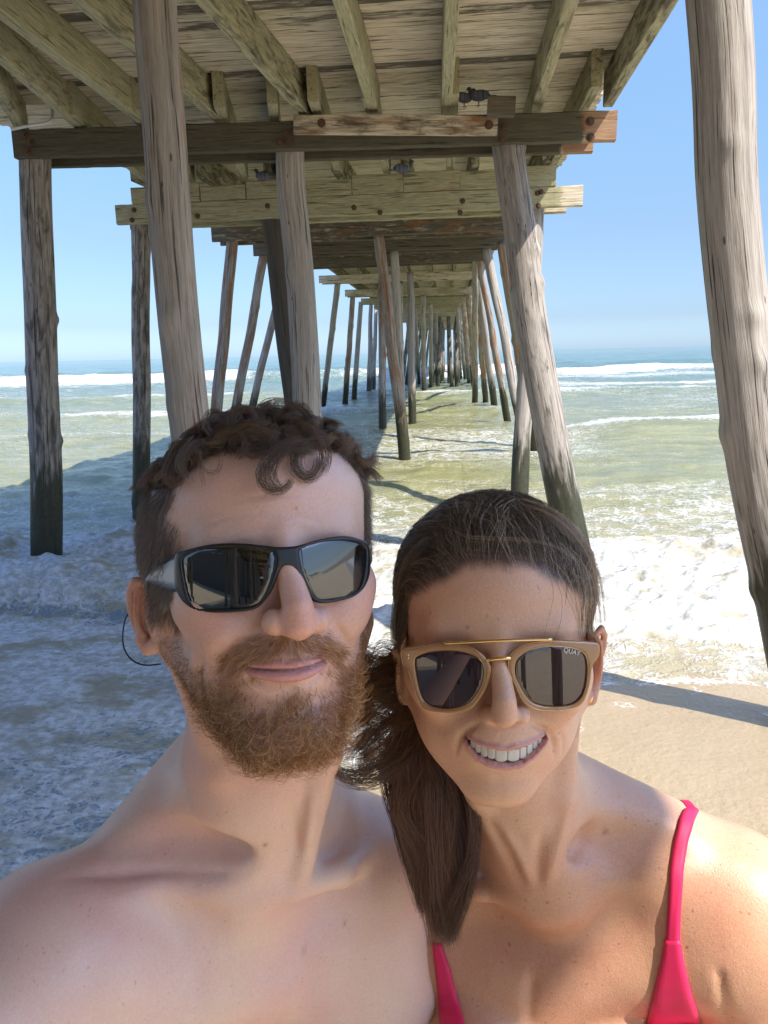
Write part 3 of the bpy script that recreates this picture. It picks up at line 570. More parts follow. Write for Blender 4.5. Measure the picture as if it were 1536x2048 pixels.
# teeth
M_teeth = simple("teeth_enamel", (.70, .65, .55), .25, coat=.3)
tv = []; tf = []; nb = 0
zc_t = float(np.interp(0, [0], [0]))
Zin = UPL[4, 2]-2.2; PQ = np.polyfit(UPL[:, 0], UPL[:, 2], 2); print('teeth arc', PQ.round(4))
for (x0, x1, yb, dz) in ((990, 1013.8, 1524, 0), (1014.4, 1039, 1523, 0), (975, 989.7, 1518, 1.4), (1039.3, 1053, 1517, 1.4), (961.5, 974.6, 1513, 3.6), (1053.4, 1065, 1508, 3.6), (950, 961, 1504, 7), (1065.4, 1075, 1497, 7), (941, 949.5, 1494, 11), (1075.4, 1083, 1486, 11)):
    z_ = float(np.interp(WL((x0+x1)/2, yb, 80)[0], UPL[np.argsort(UPL[:,0]), 0], UPL[np.argsort(UPL[:,0]), 2]))-3.4-dz*.25; A = WL(x0, yb, z_); B_ = WL(x1, yb, z_); T = WL((x0+x1)/2, yb-24, z_); wd = (B_-A)[0]; cx_ = (A+B_)/2; zq = np.poly1d(PQ); hgt = T[1]-A[1]
    n_ = 10; 
    for i in range(n_+1):
        for j in range(n_+1):
            a_ = i/n_*2-1; b_ = j/n_; sx = np.sign(a_)*abs(a_)**.75; ed_ = (1-abs(sx)**5)**.35; bt = (1-(1-min(b_/.22, 1))**3); yy = hgt*b_+ (1-bt)*.22*wd*abs(sx)**3
            tv.append(np.array([cx_[0], cx_[1], 0])+np.array([sx*wd/2*1.05*(.965+.035*min(1, b_*3)), yy, float(zq(cx_[0]+sx*wd/2))-3.3-.9*(1-ed_*(.45+.55*bt))+ .4*b_])) 
    for i in range(n_):
        for j in range(n_): a0 = nb+i*(n_+1)+j; tf.append([a0, a0+n_+1, a0+n_+2, a0+1])
    nb += (n_+1)**2
teeth = mesh_np("teeth", HW.glob(np.array(tv)), tf, M_teeth, wom_root)
# ================================================================ PLATES (frames and lenses), STRANDS
from mathutils.geometry import delaunay_2d_cdt
def inpoly(P, poly):
    x, y = P[:, 0], P[:, 1]; r = np.zeros(len(P), bool); n = len(poly)
    for i in range(n):
        x1, y1 = poly[i]; x2, y2 = poly[(i+1) % n]; c = ((y1 > y) != (y2 > y)) & (x < (x2-x1)*(y-y1)/(y2-y1+1e-12)+x1); r ^= c
    return r
def pdist(P, poly):
    poly = np.array(poly); d = np.full(len(P), 1e9); n = len(poly)
    for i in range(n):
        a, b = poly[i], poly[(i+1) % n]; ab = b-a; t = np.clip(((P-a)@ab)/(ab@ab+1e-12), 0, 1); d = np.minimum(d, np.sqrt(((P-a-t[:, None]*ab)**2).sum(1)))
    return d
def dense(loop, st): 
    loop = smooth_path([(a[0], a[1], 0) for a in loop], max(24, int(sum(np.linalg.norm(np.subtract(loop[i][:2], loop[i-1][:2])) for i in range(len(loop)))/st)), True); return loop[:, :2]
def plate(H, outer, holes, zf, th, edge, step=1.0, bulge=0, back=True, smooth=True):
    """flat outline (local mm) pressed on z = zf(x,y), rounded rim; returns world-camera verts and faces"""
    outer = dense(outer, step) if smooth else np.array(outer)[:, :2]; holes = [dense(h, step) for h in holes]
    pts = [tuple(p) for p in outer]; ed = [(i, (i+1) % len(outer)) for i in range(len(outer))]
    for h in holes: b = len(pts); pts += [tuple(p) for p in h]; ed += [(b+i, b+(i+1) % len(h)) for i in range(len(h))]
    mn, mx = outer.min(0), outer.max(0); gx, gy = np.meshgrid(np.arange(mn[0], mx[0], step*1.1), np.arange(mn[1], mx[1], step*1.1)); G = np.stack([gx.ravel(), gy.ravel()], 1)
    G = G+rng.normal(0, step*.08, G.shape); m = inpoly(G, outer)
    for h in holes: m &= ~inpoly(G, h)
    G = G[m]; dd = pdist(G, outer)
    for h in holes: dd = np.minimum(dd, pdist(G, h))
    G = G[dd > step*.45]; pts += [tuple(p) for p in G]
    r = delaunay_2d_cdt([Vector(p) for p in pts], ed, [], 0, 1e-6); P = np.array([tuple(v) for v in r[0]]); T = np.array([list(f) for f in r[2]]); c = P[T].mean(1); m = inpoly(c, outer)
    for h in holes: m &= ~inpoly(c, h)
    T = T[m]; d = pdist(P, outer)
    for h in holes: d = np.minimum(d, pdist(P, h))
    tt = np.clip(d/edge, 0, 1); prof = np.sqrt(1-(1-tt)**2); z = zf(P[:, 0], P[:, 1]); n = len(P)
    top = np.stack([P[:, 0], P[:, 1], z+th/2*prof], 1); bot = np.stack([P[:, 0], P[:, 1], z-th/2*prof-.02], 1)
    a = P[T[:, 1]]-P[T[:, 0]]; b = P[T[:, 2]]-P[T[:, 0]]; fl = (a[:, 0]*b[:, 1]-a[:, 1]*b[:, 0]) < 0; T[fl] = T[fl][:, ::-1]
    Fc = np.concatenate([T, T[:, ::-1]+n]); return H.glob(np.concatenate([top, bot])), Fc
def loopW(H, pts, zf): return [tuple(H.W(x, y, zf)[:2]) for x, y in pts]
def ribbon(rows, th, H=None):
    """rows: list of (left, right) points in 3-D -> closed thick strip"""
    A = np.array([r[0] for r in rows]); B_ = np.array([r[1] for r in rows]); n = len(A); K = 7; V = []
    t = np.gradient((A+B_)/2, axis=0); nr = np.cross(t, B_-A); nr /= np.linalg.norm(nr, axis=1)[:, None]
    for i in range(n):
        for k in range(K): s = k/(K-1); e = math.sqrt(max(0, 1-(2*s-1)**4)); V.append(A[i]+(B_[i]-A[i])*s+nr[i]*th/2*e)
        for k in range(K-1, -1, -1): s = k/(K-1); e = math.sqrt(max(0, 1-(2*s-1)**4)); V.append(A[i]+(B_[i]-A[i])*s-nr[i]*th/2*e-nr[i]*1e-5)
    m = 2*K; Fc = []
    for i in range(n-1):
        for k in range(m): Fc.append([i*m+k, i*m+(k+1) % m, (i+1)*m+(k+1) % m, (i+1)*m+k])
    Fc.append(list(range(m))); Fc.append([(n-1)*m+k for k in range(m)][::-1]); return np.array(V), Fc
def strands(name, curves, rad, cols, mat, parent):
    """curves (S,P,3) camera metres; rad (S,P); cols (S,P,3)"""
    S, Pn, _ = curves.shape; t = np.gradient(curves, axis=1); t /= np.linalg.norm(t, axis=2)[..., None]+1e-12
    ref = np.where(np.abs(t[..., 1:2]) > .9, np.array([1., 0, 0]), np.array([0, 1., 0])); ref = np.array([.31, .52, .79]); u = np.cross(t, ref); u /= np.linalg.norm(u, axis=2)[..., None]+1e-9; w_ = np.cross(t, u)
    V = np.stack([curves+rad[..., None]*(math.cos(a)*u+math.sin(a)*w_) for a in (0, 2.0944, 4.18879)], 2)      # S,P,3,3
    idx = np.arange(S*Pn*3).reshape(S, Pn, 3); a = idx[:, :-1]; b = idx[:, 1:]; f = np.stack([a, np.roll(a, -1, 2), np.roll(b, -1, 2), b], -1).reshape(-1, 4)
    c = np.repeat(cols[:, :, None], 3, 2).reshape(-1, 3)
    return mesh_np(name, V.reshape(-1, 3), f, mat, parent, {'hc': ('FLOAT_COLOR', c)})
def mhair(name, rough=.38, spec=.5):
    m, nt, b = newmat(name); n = N(nt); nt.links.new(n.attr('hc', 'Color'), b.inputs['Base Color']); b.inputs['Roughness'].default_value = rough; b.inputs['Specular IOR Level'].default_value = spec; return m
def sample_mesh(V, Fq, dens, n, seed=0):
    r = np.random.default_rng(seed); ar = .5*np.linalg.norm(np.cross(V[Fq[:, 2]]-V[Fq[:, 0]], V[Fq[:, 3]]-V[Fq[:, 1]]), axis=1); w_ = ar*dens[Fq].mean(1); w_ = w_/w_.sum(); fi = r.choice(len(Fq), n, p=w_)
    a, b = r.uniform(size=(2, n, 1)); q = Fq[fi]; P = (V[q[:, 0]]*(1-a)+V[q[:, 1]]*a)*(1-b)+(V[q[:, 3]]*(1-a)+V[q[:, 2]]*a)*b
    return P, q[:, 0]
def unit(v): return v/(np.linalg.norm(v, axis=-1)[..., None]+1e-12)
# ================================================================ HIS SUNGLASSES
zfm = lambda x, y: 97.8-np.asarray(x)**2/135-np.asarray(y+8)**2/420+.10*(np.asarray(y)+8)
outM = [(364, 1103), (409, 1091), (450, 1086.5), (494, 1087.5), (540, 1092.5), (564, 1094), (594, 1091.5), (622, 1083.5), (658, 1075), (693, 1072.5), (716, 1077), (734, 1086), (740, 1108), (740, 1144), (733, 1167), (721, 1183.6), (700, 1196), (658, 1206), (630, 1204), (618, 1193), (606, 1174), (594.5, 1153), (587, 1137.5), (577, 1132), (566, 1133.5), (557, 1149), (545, 1179), (531, 1200), (517, 1214), (494, 1222), (447, 1225.5), (400, 1223), (382, 1218), (368, 1206), (357, 1190), (350, 1170), (348, 1140), (350, 1112)]
lensML = [(364, 1120), (367, 1150), (374, 1185), (383, 1207), (395, 1216), (423, 1218.5), (470, 1217), (505, 1211.5), (523, 1199), (540, 1162), (549.5, 1127), (549, 1110), (540, 1101), (517, 1096.5), (470, 1092), (423, 1095.5), (400, 1099.5), (374, 1110)]
lensMR = [(597.5, 1104), (605, 1095.5), (634, 1086), (669, 1081), (704, 1083.5), (726, 1092), (731, 1108), (727.5, 1148), (718, 1178), (700, 1190.5), (658, 1199), (637, 1197.5), (623, 1183), (611, 1158), (601.5, 1132)]
M_blk = simple("matte_black_plastic", (.012, .013, .015), .34, 0, .55); M_lens1 = simple("dark_mirror_lens", (.006, .007, .007), .015); M_lens1.node_tree.nodes['Principled BSDF'].inputs['IOR'].default_value = 2.15
gm_root = tag(empty("sunglasses", mat=PERSON_MAT), "black wraparound sunglasses with dark mirrored lenses worn by the bearded man", "sunglasses")
def addp(name, VF, mat, root, smooth=True, label=None):
    o = mesh_np(name, VF[0], VF[1] if isinstance(VF[1], np.ndarray) else VF[1], mat, root, smooth=smooth)
    if label: o['label'] = label
    return o
oM = loopW(HM, outM, zfm); l1 = loopW(HM, lensML, zfm); l2 = loopW(HM, lensMR, zfm); print('frameM x', min(p[0] for p in oM), max(p[0] for p in oM))
def grow(poly, d): 
    p = np.array(poly); c = p.mean(0); return [tuple(c+(q-c)*(1+d/np.linalg.norm(q-c))) for q in p]
frm = addp("frame", plate(HM, oM, [grow(l1, -.3), grow(l2, -.3)], zfm, 4.2, 1.8, .9), M_blk, gm_root)
zlm = lambda x, y: zfm(x, y)-.3
addp("lens", plate(HM, grow(l1, .9), [], zlm, 1.2, .5, 1.6), M_lens1, gm_root); addp("lens", plate(HM, grow(l2, .9), [], zlm, 1.2, .5, 1.6), M_lens1, gm_root)
# temples
def zt(px): return np.interp(px, [292, 366], [16, 67])
tp = [(362, 1100, 1196), (350, 1108, 1187), (338, 1116, 1184), (325, 1123.5, 1178), (312, 1131, 1172), (303, 1142, 1168), (296, 1155, 1165)]
rows = [(HM.L(x, a, zt(x)), HM.L(x+2, b, zt(x))) for x, a, b in tp]; bk = [((rows[-1][0]+rows[-1][1])/2+np.array([-1, -3*i, -9*i]) +np.array([0, 3, 0]), (rows[-1][0]+rows[-1][1])/2+np.array([-1, -3*i, -9*i])-np.array([0, 2, 0])) for i in (1, 2, 3)]
rows = smooth_path([np.concatenate(r) for r in rows+bk[:2]], 40); rows = [(r[:3], r[3:]) for r in rows]
V, Fc = ribbon(rows, 3.4); tmpl = mesh_np("temple", HM.glob(V), Fc, simple("black_plastic_sky_sheen", (.17, .175, .18), .30, .55, .6), gm_root)  # black plastic coloured grey: its bright sky reflection is put into the base colour
oR = np.array([HM.W(733, 1098, lambda a, b: zfm(a, b)-2), HM.W(733, 1145, lambda a, b: zfm(a, b)-2)]); rR = [((oR[0]+np.array([0, 0, 0])), oR[1])]+[(np.array([66+2.5*i, 6-2*i, 46-22*i]), np.array([66+2.5*i, -8+.5*i, 46-22*i])) for i in range(4)]
V, Fc = ribbon([(r[:3], r[3:]) for r in smooth_path([np.concatenate(r) for r in rR], 30)], 3.0); mesh_np("temple", HM.glob(V), Fc, M_blk, gm_root)
V, Fc = tube(HM.glob(smooth_path([HM.L(300, 1200, -26), HM.L(258, 1226, -28), HM.L(247, 1256, -28), HM.L(247, 1292, -27), HM.L(262, 1318, -24), HM.L(288, 1330, -20), HM.L(322, 1328, -16)], 50)), .0006, 8); mesh_np("cord", V, Fc, M_blk, gm_root)['label'] = "thin black cord looping behind his ear"
nose_pads = [HM.W(x, y, lambda a, b: zfm(a, b)-3.5) for x, y in ((592, 1140), (600, 1158), (612, 1182))]
V, Fc = tube(HM.glob(smooth_path(nose_pads, 16)), .0016, 8); mesh_np("nose_pad", V, Fc, M_blk, gm_root)
def text_on(txt, size, M, mat, parent, name="lettering", ext=.0001):
    cu = bpy.data.curves.new(name, 'FONT'); cu.body = txt; cu.size = size; cu.extrude = ext; cu.align_x = 'CENTER'; cu.align_y = 'CENTER'; o = bpy.data.objects.new(name, cu); COL.objects.link(o)
    bpy.context.view_layer.update(); dg = bpy.context.evaluated_depsgraph_get(); me = bpy.data.meshes.new_from_object(o.evaluated_get(dg)); bpy.data.objects.remove(o); me.materials.clear(); me.materials.append(mat)
    q = bpy.data.objects.new(name, me); COL.objects.link(q); q.parent = parent; q.matrix_basis = M; return q
def frame_at(H, a, b, c, off):
    """text matrix: centre a, right direction towards b, up towards c (camera coords)"""
    x = unit(b-a); y = c-a; y = unit(y-x*(y@x)); z = np.cross(x, y); o = a+z*off; return Matrix(((x[0], y[0], z[0], o[0]), (x[1], y[1], z[1], o[1]), (x[2], y[2], z[2], o[2]), (0, 0, 0, 1)))
g = lambda x, y: HM.glob(HM.L(x, y, zt(x)))
text_on("SMITH", .0042, frame_at(HM, g(322, 1147), g(340, 1144), g(323, 1135), .0019), simple("pale_letter_ink", (.75, .76, .78), .35, .2), tmpl)
# ================================================================ HER SUNGLASSES
zfw = lambda x, y: 94.0-np.asarray(x)**2/300-np.asarray(y+12)**2/900
fL = [(801, 1303), (808, 1297), (840, 1291), (888, 1285.5), (915, 1288), (942, 1294), (960, 1304), (975, 1319), (983, 1336), (980, 1354), (972, 1378), (957, 1402), (939, 1419), (909, 1425.6), (879, 1424.5), (854, 1420), (841, 1411), (831, 1390), (822, 1360), (814, 1339), (805, 1327), (802, 1315)]
lL = [(829, 1323), (834, 1312), (855, 1303.5), (885, 1300), (915, 1301), (942, 1307.5), (960, 1319), (968.5, 1334), (968.5, 1351), (961, 1375), (948, 1396), (933, 1409), (909, 1416.7), (882, 1417.5), (861, 1412), (846, 1399), (837, 1375), (831, 1345)]
fR = [(1015, 1319), (1020, 1306), (1035, 1293.5), (1058, 1284), (1094, 1279), (1139, 1280.4), (1191, 1285), (1198, 1292), (1198, 1309), (1190, 1321), (1184, 1336), (1181, 1360), (1175, 1384), (1166, 1404), (1151, 1415), (1115, 1421), (1080, 1420), (1056, 1411), (1041, 1396), (1029, 1370), (1020, 1351), (1015, 1334)]
lR = [(1028.6, 1339), (1031, 1323), (1041, 1310), (1061.5, 1298.4), (1094.5, 1292), (1133, 1293.5), (1159, 1300), (1171, 1312), (1175, 1336), (1172, 1369), (1163, 1393), (1145, 1408.5), (1115, 1413.5), (1085, 1412), (1064, 1404.5), (1049.5, 1390), (1037.6, 1369), (1030.5, 1354)]
def mframe():
    m, nt, b = newmat("translucent_tan_acetate"); b.inputs['Base Color'].default_value = (.42, .235, .115, 1); b.inputs['Roughness'].default_value = .14; b.inputs['Subsurface Weight'].default_value = .4; b.inputs['Subsurface Radius'].default_value = (1, .6, .3); b.inputs['Subsurface Scale'].default_value = .004; b.inputs['Coat Weight'].default_value = .4; return m
def mlens2():
    m, nt, b = newmat("plum_tinted_lens"); b.inputs['Base Color'].default_value = (.040, .020, .024, 1); b.inputs['Roughness'].default_value = .02; b.inputs['IOR'].default_value = 2.35
    t = nt.nodes.new('ShaderNodeBsdfTransparent'); t.inputs[0].default_value = (.42, .25, .26, 1); mx = nt.nodes.new('ShaderNodeMixShader'); mx.inputs[0].default_value = .42
    nt.links.new(b.outputs[0], mx.inputs[1]); nt.links.new(t.outputs[0], mx.inputs[2]); nt.links.new(mx.outputs[0], nt.nodes['Material Output'].inputs[0]); return m
M_gold = simple("polished_gold_metal", (.83, .58, .28), .2, 1.0); M_fr = mframe(); M_l2 = mlens2()
gw_root = tag(empty("sunglasses", mat=PERSON_MAT), "tan square sunglasses with gold bridge and plum lenses worn by the woman", "sunglasses")
for fo, le in ((fL, lL), (fR, lR)):
    a = loopW(HW, fo, zfw); b = loopW(HW, le, zfw)
    addp("frame", plate(HW, a, [grow(b, -.25)], zfw, 4.4, 1.5, .9), M_fr, gw_root); addp("lens", plate(HW, grow(b, .8), [], lambda x, y: zfw(x, y)-.4, 1.0, .5, 1.6), M_l2, gw_root)
    for lp, dz, r in ((grow(b, .15), 1.75, .00022), (grow(a, -.75), 1.95, .0002)):
        P = dense(lp, 1.2); P3 = HW.glob(np.stack([P[:, 0], P[:, 1], zfw(P[:, 0], P[:, 1])+dz], 1)); V, Fc = tube(P3, r, 6, True); mesh_np("gold_trim", V, Fc, M_gold, gw_root)
wp = lambda x, y, dz: HW.glob(HW.W(x, y, lambda a, b: zfw(a, b)+dz))
V, Fc = tube(smooth_path([wp(888, 1286.5, 2.2), wp(990, 1281.5, 3.2), wp(1104, 1278.5, 2.2)], 30), .0010, 10); mesh_np("brow_bar", V, Fc, M_gold, gw_root)
V, Fc = tube(smooth_path([wp(973, 1321, 1.5), wp(984, 1318.5, 3.2), wp(1008, 1316.5, 3.2), wp(1021, 1316, 1.5)], 20), .00125, 10); mesh_np("bridge", V, Fc, M_gold, gw_root)
for x, y in ((816.5, 1309.5), (816.5, 1315.5)): V, Fc = tube([wp(x, y, 1.9), wp(x, y, 2.5)], .0007, 10); mesh_np("rivet", V, Fc, M_gold, gw_root)
for sx, (ox, oy) in ((-1, (805, 1306)), (1, (1194, 1299))):
    a = HW.W(ox, oy, zfw); rr = [(a+np.array([0, 6, 0]), a+np.array([0, -6, 0]))]+[(np.array([a[0]*(1-.0)+sx*(.5+i*.6), a[1]+5-i*1.5, 62-26*i]), np.array([a[0]+sx*(.5+i*.6), a[1]-4-i*1.2, 62-26*i])) for i in range(4)]
    V, Fc = ribbon([(r[:3], r[3:]) for r in smooth_path([np.concatenate(r) for r in rr], 26)], 2.6); mesh_np("temple", HW.glob(V), Fc, M_fr, gw_root)
text_on("QUAY", .0044, frame_at(HW, wp(1143.5, 1303.5, .9), wp(1156, 1306.5, .9), wp(1145, 1297, .9), .0001), simple("white_letter_ink", (.8, .78, .78), .4), gw_root)
# ear stud
ec = HW.glob(WL(1179, 1398, -1.2)); bm = bmesh.new(); bmesh.ops.create_uvsphere(bm, u_segments=20, v_segments=12, radius=.0028)
for v_2 in bm.verts:
    x, y, z = v_2.co; v_2.co.y = y*1.05+abs(x)*.45-.0006; v_2.co.z *= .55
me = bpy.data.meshes.new("stud_earring"); bm.to_mesh(me); bm.free(); me.materials.append(M_gold)
for pl in me.polygons: pl.use_smooth = True
es = bpy.data.objects.new("stud_earring", me); COL.objects.link(es); es.matrix_world = PERSON_MAT @ Matrix.Translation(Vector(ec.tolist())); tag(es, "small gold heart-shaped stud in the woman's ear lobe", "earring")
# ================================================================ BIKINI TOP
M_pink = simple("hot_pink_fabric", (.72, .018, .105), .55); _n = N(M_pink.node_tree); M_pink.node_tree.links.new(_n.bump(_n.noise(M_pink.node_tree.nodes.new('ShaderNodeTexCoord').outputs['Object'], 2600, 2), .25, .0006), M_pink.node_tree.nodes['Principled BSDF'].inputs['Normal'])
def body_strip(rows, off, K=9, th=.0012):
    """rows: (y, xl, xr) pixel rows laid on the woman's body"""
    V = []; last = None
    for (y, xl, xr) in rows:
        for k in range(K):
            h = HW.hit(xl+(xr-xl)*k/(K-1), y+(0 if isinstance(y, (int, float)) else 0), sdf_woman, .35, 1.2)
            dy = 4
            while h is None and dy < 60: h = HW.hit(xl+(xr-xl)*k/(K-1), y+dy, sdf_woman, .35, 1.2); dy += 4
            if h is None: h = last
            e = 1e-3; gn = unit(np.array([sdf_woman((h+np.eye(3)[q]*e)[None])[0]-sdf_woman((h-np.eye(3)[q]*e)[None])[0] for q in range(3)])); s = k/(K-1); V.append(h+gn*off*(.35+.65*math.sqrt(max(0, 1-(2*s-1)**6)))); last = h
    n = len(rows); f = [[i*K+k, i*K+k+1, (i+1)*K+k+1, (i+1)*K+k] for i in range(n-1) for k in range(K-1)]; return np.array(V), f
def interp_rows(keys, n):
    k = np.array(keys, float); y = np.linspace(k[0, 0], k[-1, 0], n); return [(a, np.interp(a, k[:, 0], k[:, 1]), np.interp(a, k[:, 0], k[:, 2])) for a in y]
bik = empty("bikini_top"); bik.parent = wom_root
bik_parts = []
for nm, keys, n, off in (("cup", [(1878, 1333, 1359), (1920, 1326, 1366), (1980, 1309, 1381), (2050, 1291, 1404), (2150, 1255, 1412), (2260, 1228, 1412), (2360, 1225, 1400)], 52, .0026),
                    ("strap", [(1622, 1368, 1394), (1640, 1359, 1385), (1680, 1350, 1373), (1740, 1342, 1363), (1810, 1339, 1359), (1884, 1335, 1358)], 40, .0022),
                    ("cup", [(1885, 868, 880), (1940, 874, 900), (2000, 880, 916), (2060, 884, 930), (2160, 884, 985), (2260, 880, 1030), (2360, 890, 1035)], 50, .0026)):
    V, f = body_strip(interp_rows(keys, n), off); o = mesh_np(nm, V, f, M_pink, bik); md = o.modifiers.new("thick", 'SOLIDIFY'); md.thickness = .0016; md.offset = -1
# strap over the shoulder
h0 = next(h for h in (HW.hit(1383, 1622+4*i, sdf_woman) for i in range(20)) if h is not None); P = []
for k in range(9):
    p_ = h0+np.array([.0008*k, .0035*k-.0012*k*k, -.007*k]) 
    for _ in range(12): e = 1e-3; d_ = float(sdf_woman(p_[None])[0])-.0014; gn = unit(np.array([sdf_woman((p_+np.eye(3)[q_]*e)[None])[0]-sdf_woman((p_-np.eye(3)[q_]*e)[None])[0] for q_ in range(3)])); p_ = p_-gn*d_
    P.append(p_)
V, Fc = ribbon([(a-np.array([.0045, 0, 0]), a+np.array([.0045, 0, 0])) for a in smooth_path(P, 20)], .0018); mesh_np("strap", V, Fc, M_pink, bik)
V, Fc = tube([HW.hit(1334, 1885, sdf_woman)+np.array([0, 0, .003]), HW.hit(1347, 1882, sdf_woman)+np.array([0, 0, .0035]), HW.hit(1359, 1885, sdf_woman)+np.array([0, 0, .003])], .0009, 8); mesh_np("seam", V, Fc, M_pink, bik)
# ================================================================ HIS HAIR
M_hairm = mhair("dark_brown_curls", .34, .5); M_beard = mhair("ginger_beard_hair", .42, .45)
r_ = np.random.default_rng(77); q2 = HM.loc(V2); dens = scalp_man(q2, V2)*(q2[:, 1] > -80)
P, vi = sample_mesh(V2, Fm, dens*sstep(-90, -50, q2[:, 2]), 30000, 1); q = HM.loc(P); nr = unit((vnormals(V2, Fm)[vi]) @ HM.R); S = len(P); K = 12; s = np.linspace(0, 1, K)
x, y, z = q.T; topm = sstep(52, 72, y+np.where(z > 40, 6, 0)*0+.15*np.abs(x)*0)*sstep(-95, -60, z); topm = np.maximum(topm, sstep(50, 62, y)*(z > 10))
cc = q[r_.choice(S, 330)]; cl = np.zeros(S, int)
for i in range(0, S, 4000): cl[i:i+4000] = ((q[i:i+4000, None]-cc[None])**2).sum(-1).argmin(1)
cq = cc[cl]; crad = r_.uniform(3.0, 6.0, 330)[cl]; cph = r_.uniform(0, 6.28, 330)[cl]; cfr = r_.uniform(.8, 1.3, 330)[cl]; cln = r_.uniform(17, 32, 330)[cl]; cax = r_.normal(0, 1, (330, 3))[cl]
ln = np.where(topm > .5, cln*r_.uniform(.7, 1.1, S), r_.uniform(8, 13, S)+5*topm*1.0)
flow = unit(np.stack([.25*np.sign(x)*0+.35+.3*cax[:, 0], .15+.1*cax[:, 1], .75+.4*cax[:, 2]], 1)); sideflow = unit(np.stack([0*x, -1+0*x, -.25+0*x], 1)+.18*r_.normal(size=(S, 3)))
d0 = unit(nr*.8+flow*.35+.25*cax); tm = topm[:, None]
ax1 = unit(np.cross(d0, cax)); ax2 = np.cross(d0, ax1); L_ = ln[:, None]
ang = cph[:, None]+2*math.pi*cfr[:, None]*s[None]*1.15+r_.normal(0, .25, (S, 1)); rr = crad[:, None]*np.sqrt(s)[None]*(1+.28*r_.normal(size=(S, 1)))
pull = (cq-q)[:, None]*(.66*np.minimum(1, s*2.2)[None, :, None])
lenz = .62*L_*s[None]; bend = np.array([.15, -.55, .35])[None, None]*(lenz**2/34)[..., None]
top_c = q[:, None]+pull+d0[:, None]*lenz[..., None]+bend+ax1[:, None]*(rr*(np.cos(ang)-np.cos(ang[:, :1])))[..., None]+ax2[:, None]*(rr*(np.sin(ang)-np.sin(ang[:, :1])))[..., None]
sd = unit(nr*r_.uniform(.35, .75, (S, 1))+sideflow*.9); wv = r_.normal(0, 1, (S, 1, 3)); side_c = q[:, None]+sd[:, None]*(L_*s[None])[..., None]+nr[:, None]*(-.10*L_*s[None]**2)[..., None]+wv*(.9*np.sin(s*3.0)[None, :, None])
cv = np.where(tm[:, None] > .5, top_c, side_c)
base = lerp(np.array([.036, .021, .013]), np.array([.32, .20, .125]), r_.beta(1.3, 2.8, S)); base = np.where((r_.uniform(size=S) < .06)[:, None], [.26, .19, .13], base); sidec = lerp(base, [.20, .15, .10], r_.beta(1.2, 2.5, S)); base = np.where(tm > .5, base, sidec)
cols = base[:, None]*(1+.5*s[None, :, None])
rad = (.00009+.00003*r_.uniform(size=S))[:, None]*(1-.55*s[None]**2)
allc = [HM.glob(cv)]; allr = [rad]; allk = [cols]
def lock(H, guide, n, sp0, sp1, K=12, rr0=.00009, c0=(.03, .017, .010), c1=(.14, .08, .045), jit=.4, seed=0, D=True, fan=None, dark=3.0):
    """guide: (px,py,depth) or (px,py,'z',zlocal) pixels; spreads in mm"""
    r = np.random.default_rng(seed+900); G = []
    for a in guide: G.append(C(*a) if len(a) == 3 else H.glob(H.L(a[0], a[1], a[3])))
    G = smooth_path(G, K); t = unit(np.gradient(G, axis=0)); u = unit(np.cross(t, [.1, .2, 1.])); w_ = np.cross(t, u); s = np.linspace(0, 1, K)
    a = r.uniform(0, 6.28, n); rad = np.sqrt(r.uniform(0, 1, n)); off = (np.cos(a)*rad)[:, None, None]*u[None]+(np.sin(a)*rad)[:, None, None]*w_[None]
    sp = (sp0+(sp1-sp0)*s)/1000; ph = r.uniform(0, 6.28, (n, 1, 3)); fr = r.uniform(2, 6, (n, 1, 3)); wig = np.sin(ph+fr*s[None, :, None])*jit/1000
    slide = r.uniform(-.06, .12, (n, 1)); idx = np.clip((s[None]+slide)*(K-1), 0, K-1); Gi = np.stack([np.interp(idx, np.arange(K), G[:, q]) for q in range(3)], -1)
    cvs = Gi+off*sp[None, :, None]+wig; b = lerp(np.array(c0), np.array(c1), r.beta(1.5, dark, n))
    return cvs, (rr0*r.uniform(.8, 1.2, (n, 1)))*(1-.6*s[None]**3), b[:, None]*(1+.3*s[None, :, None])
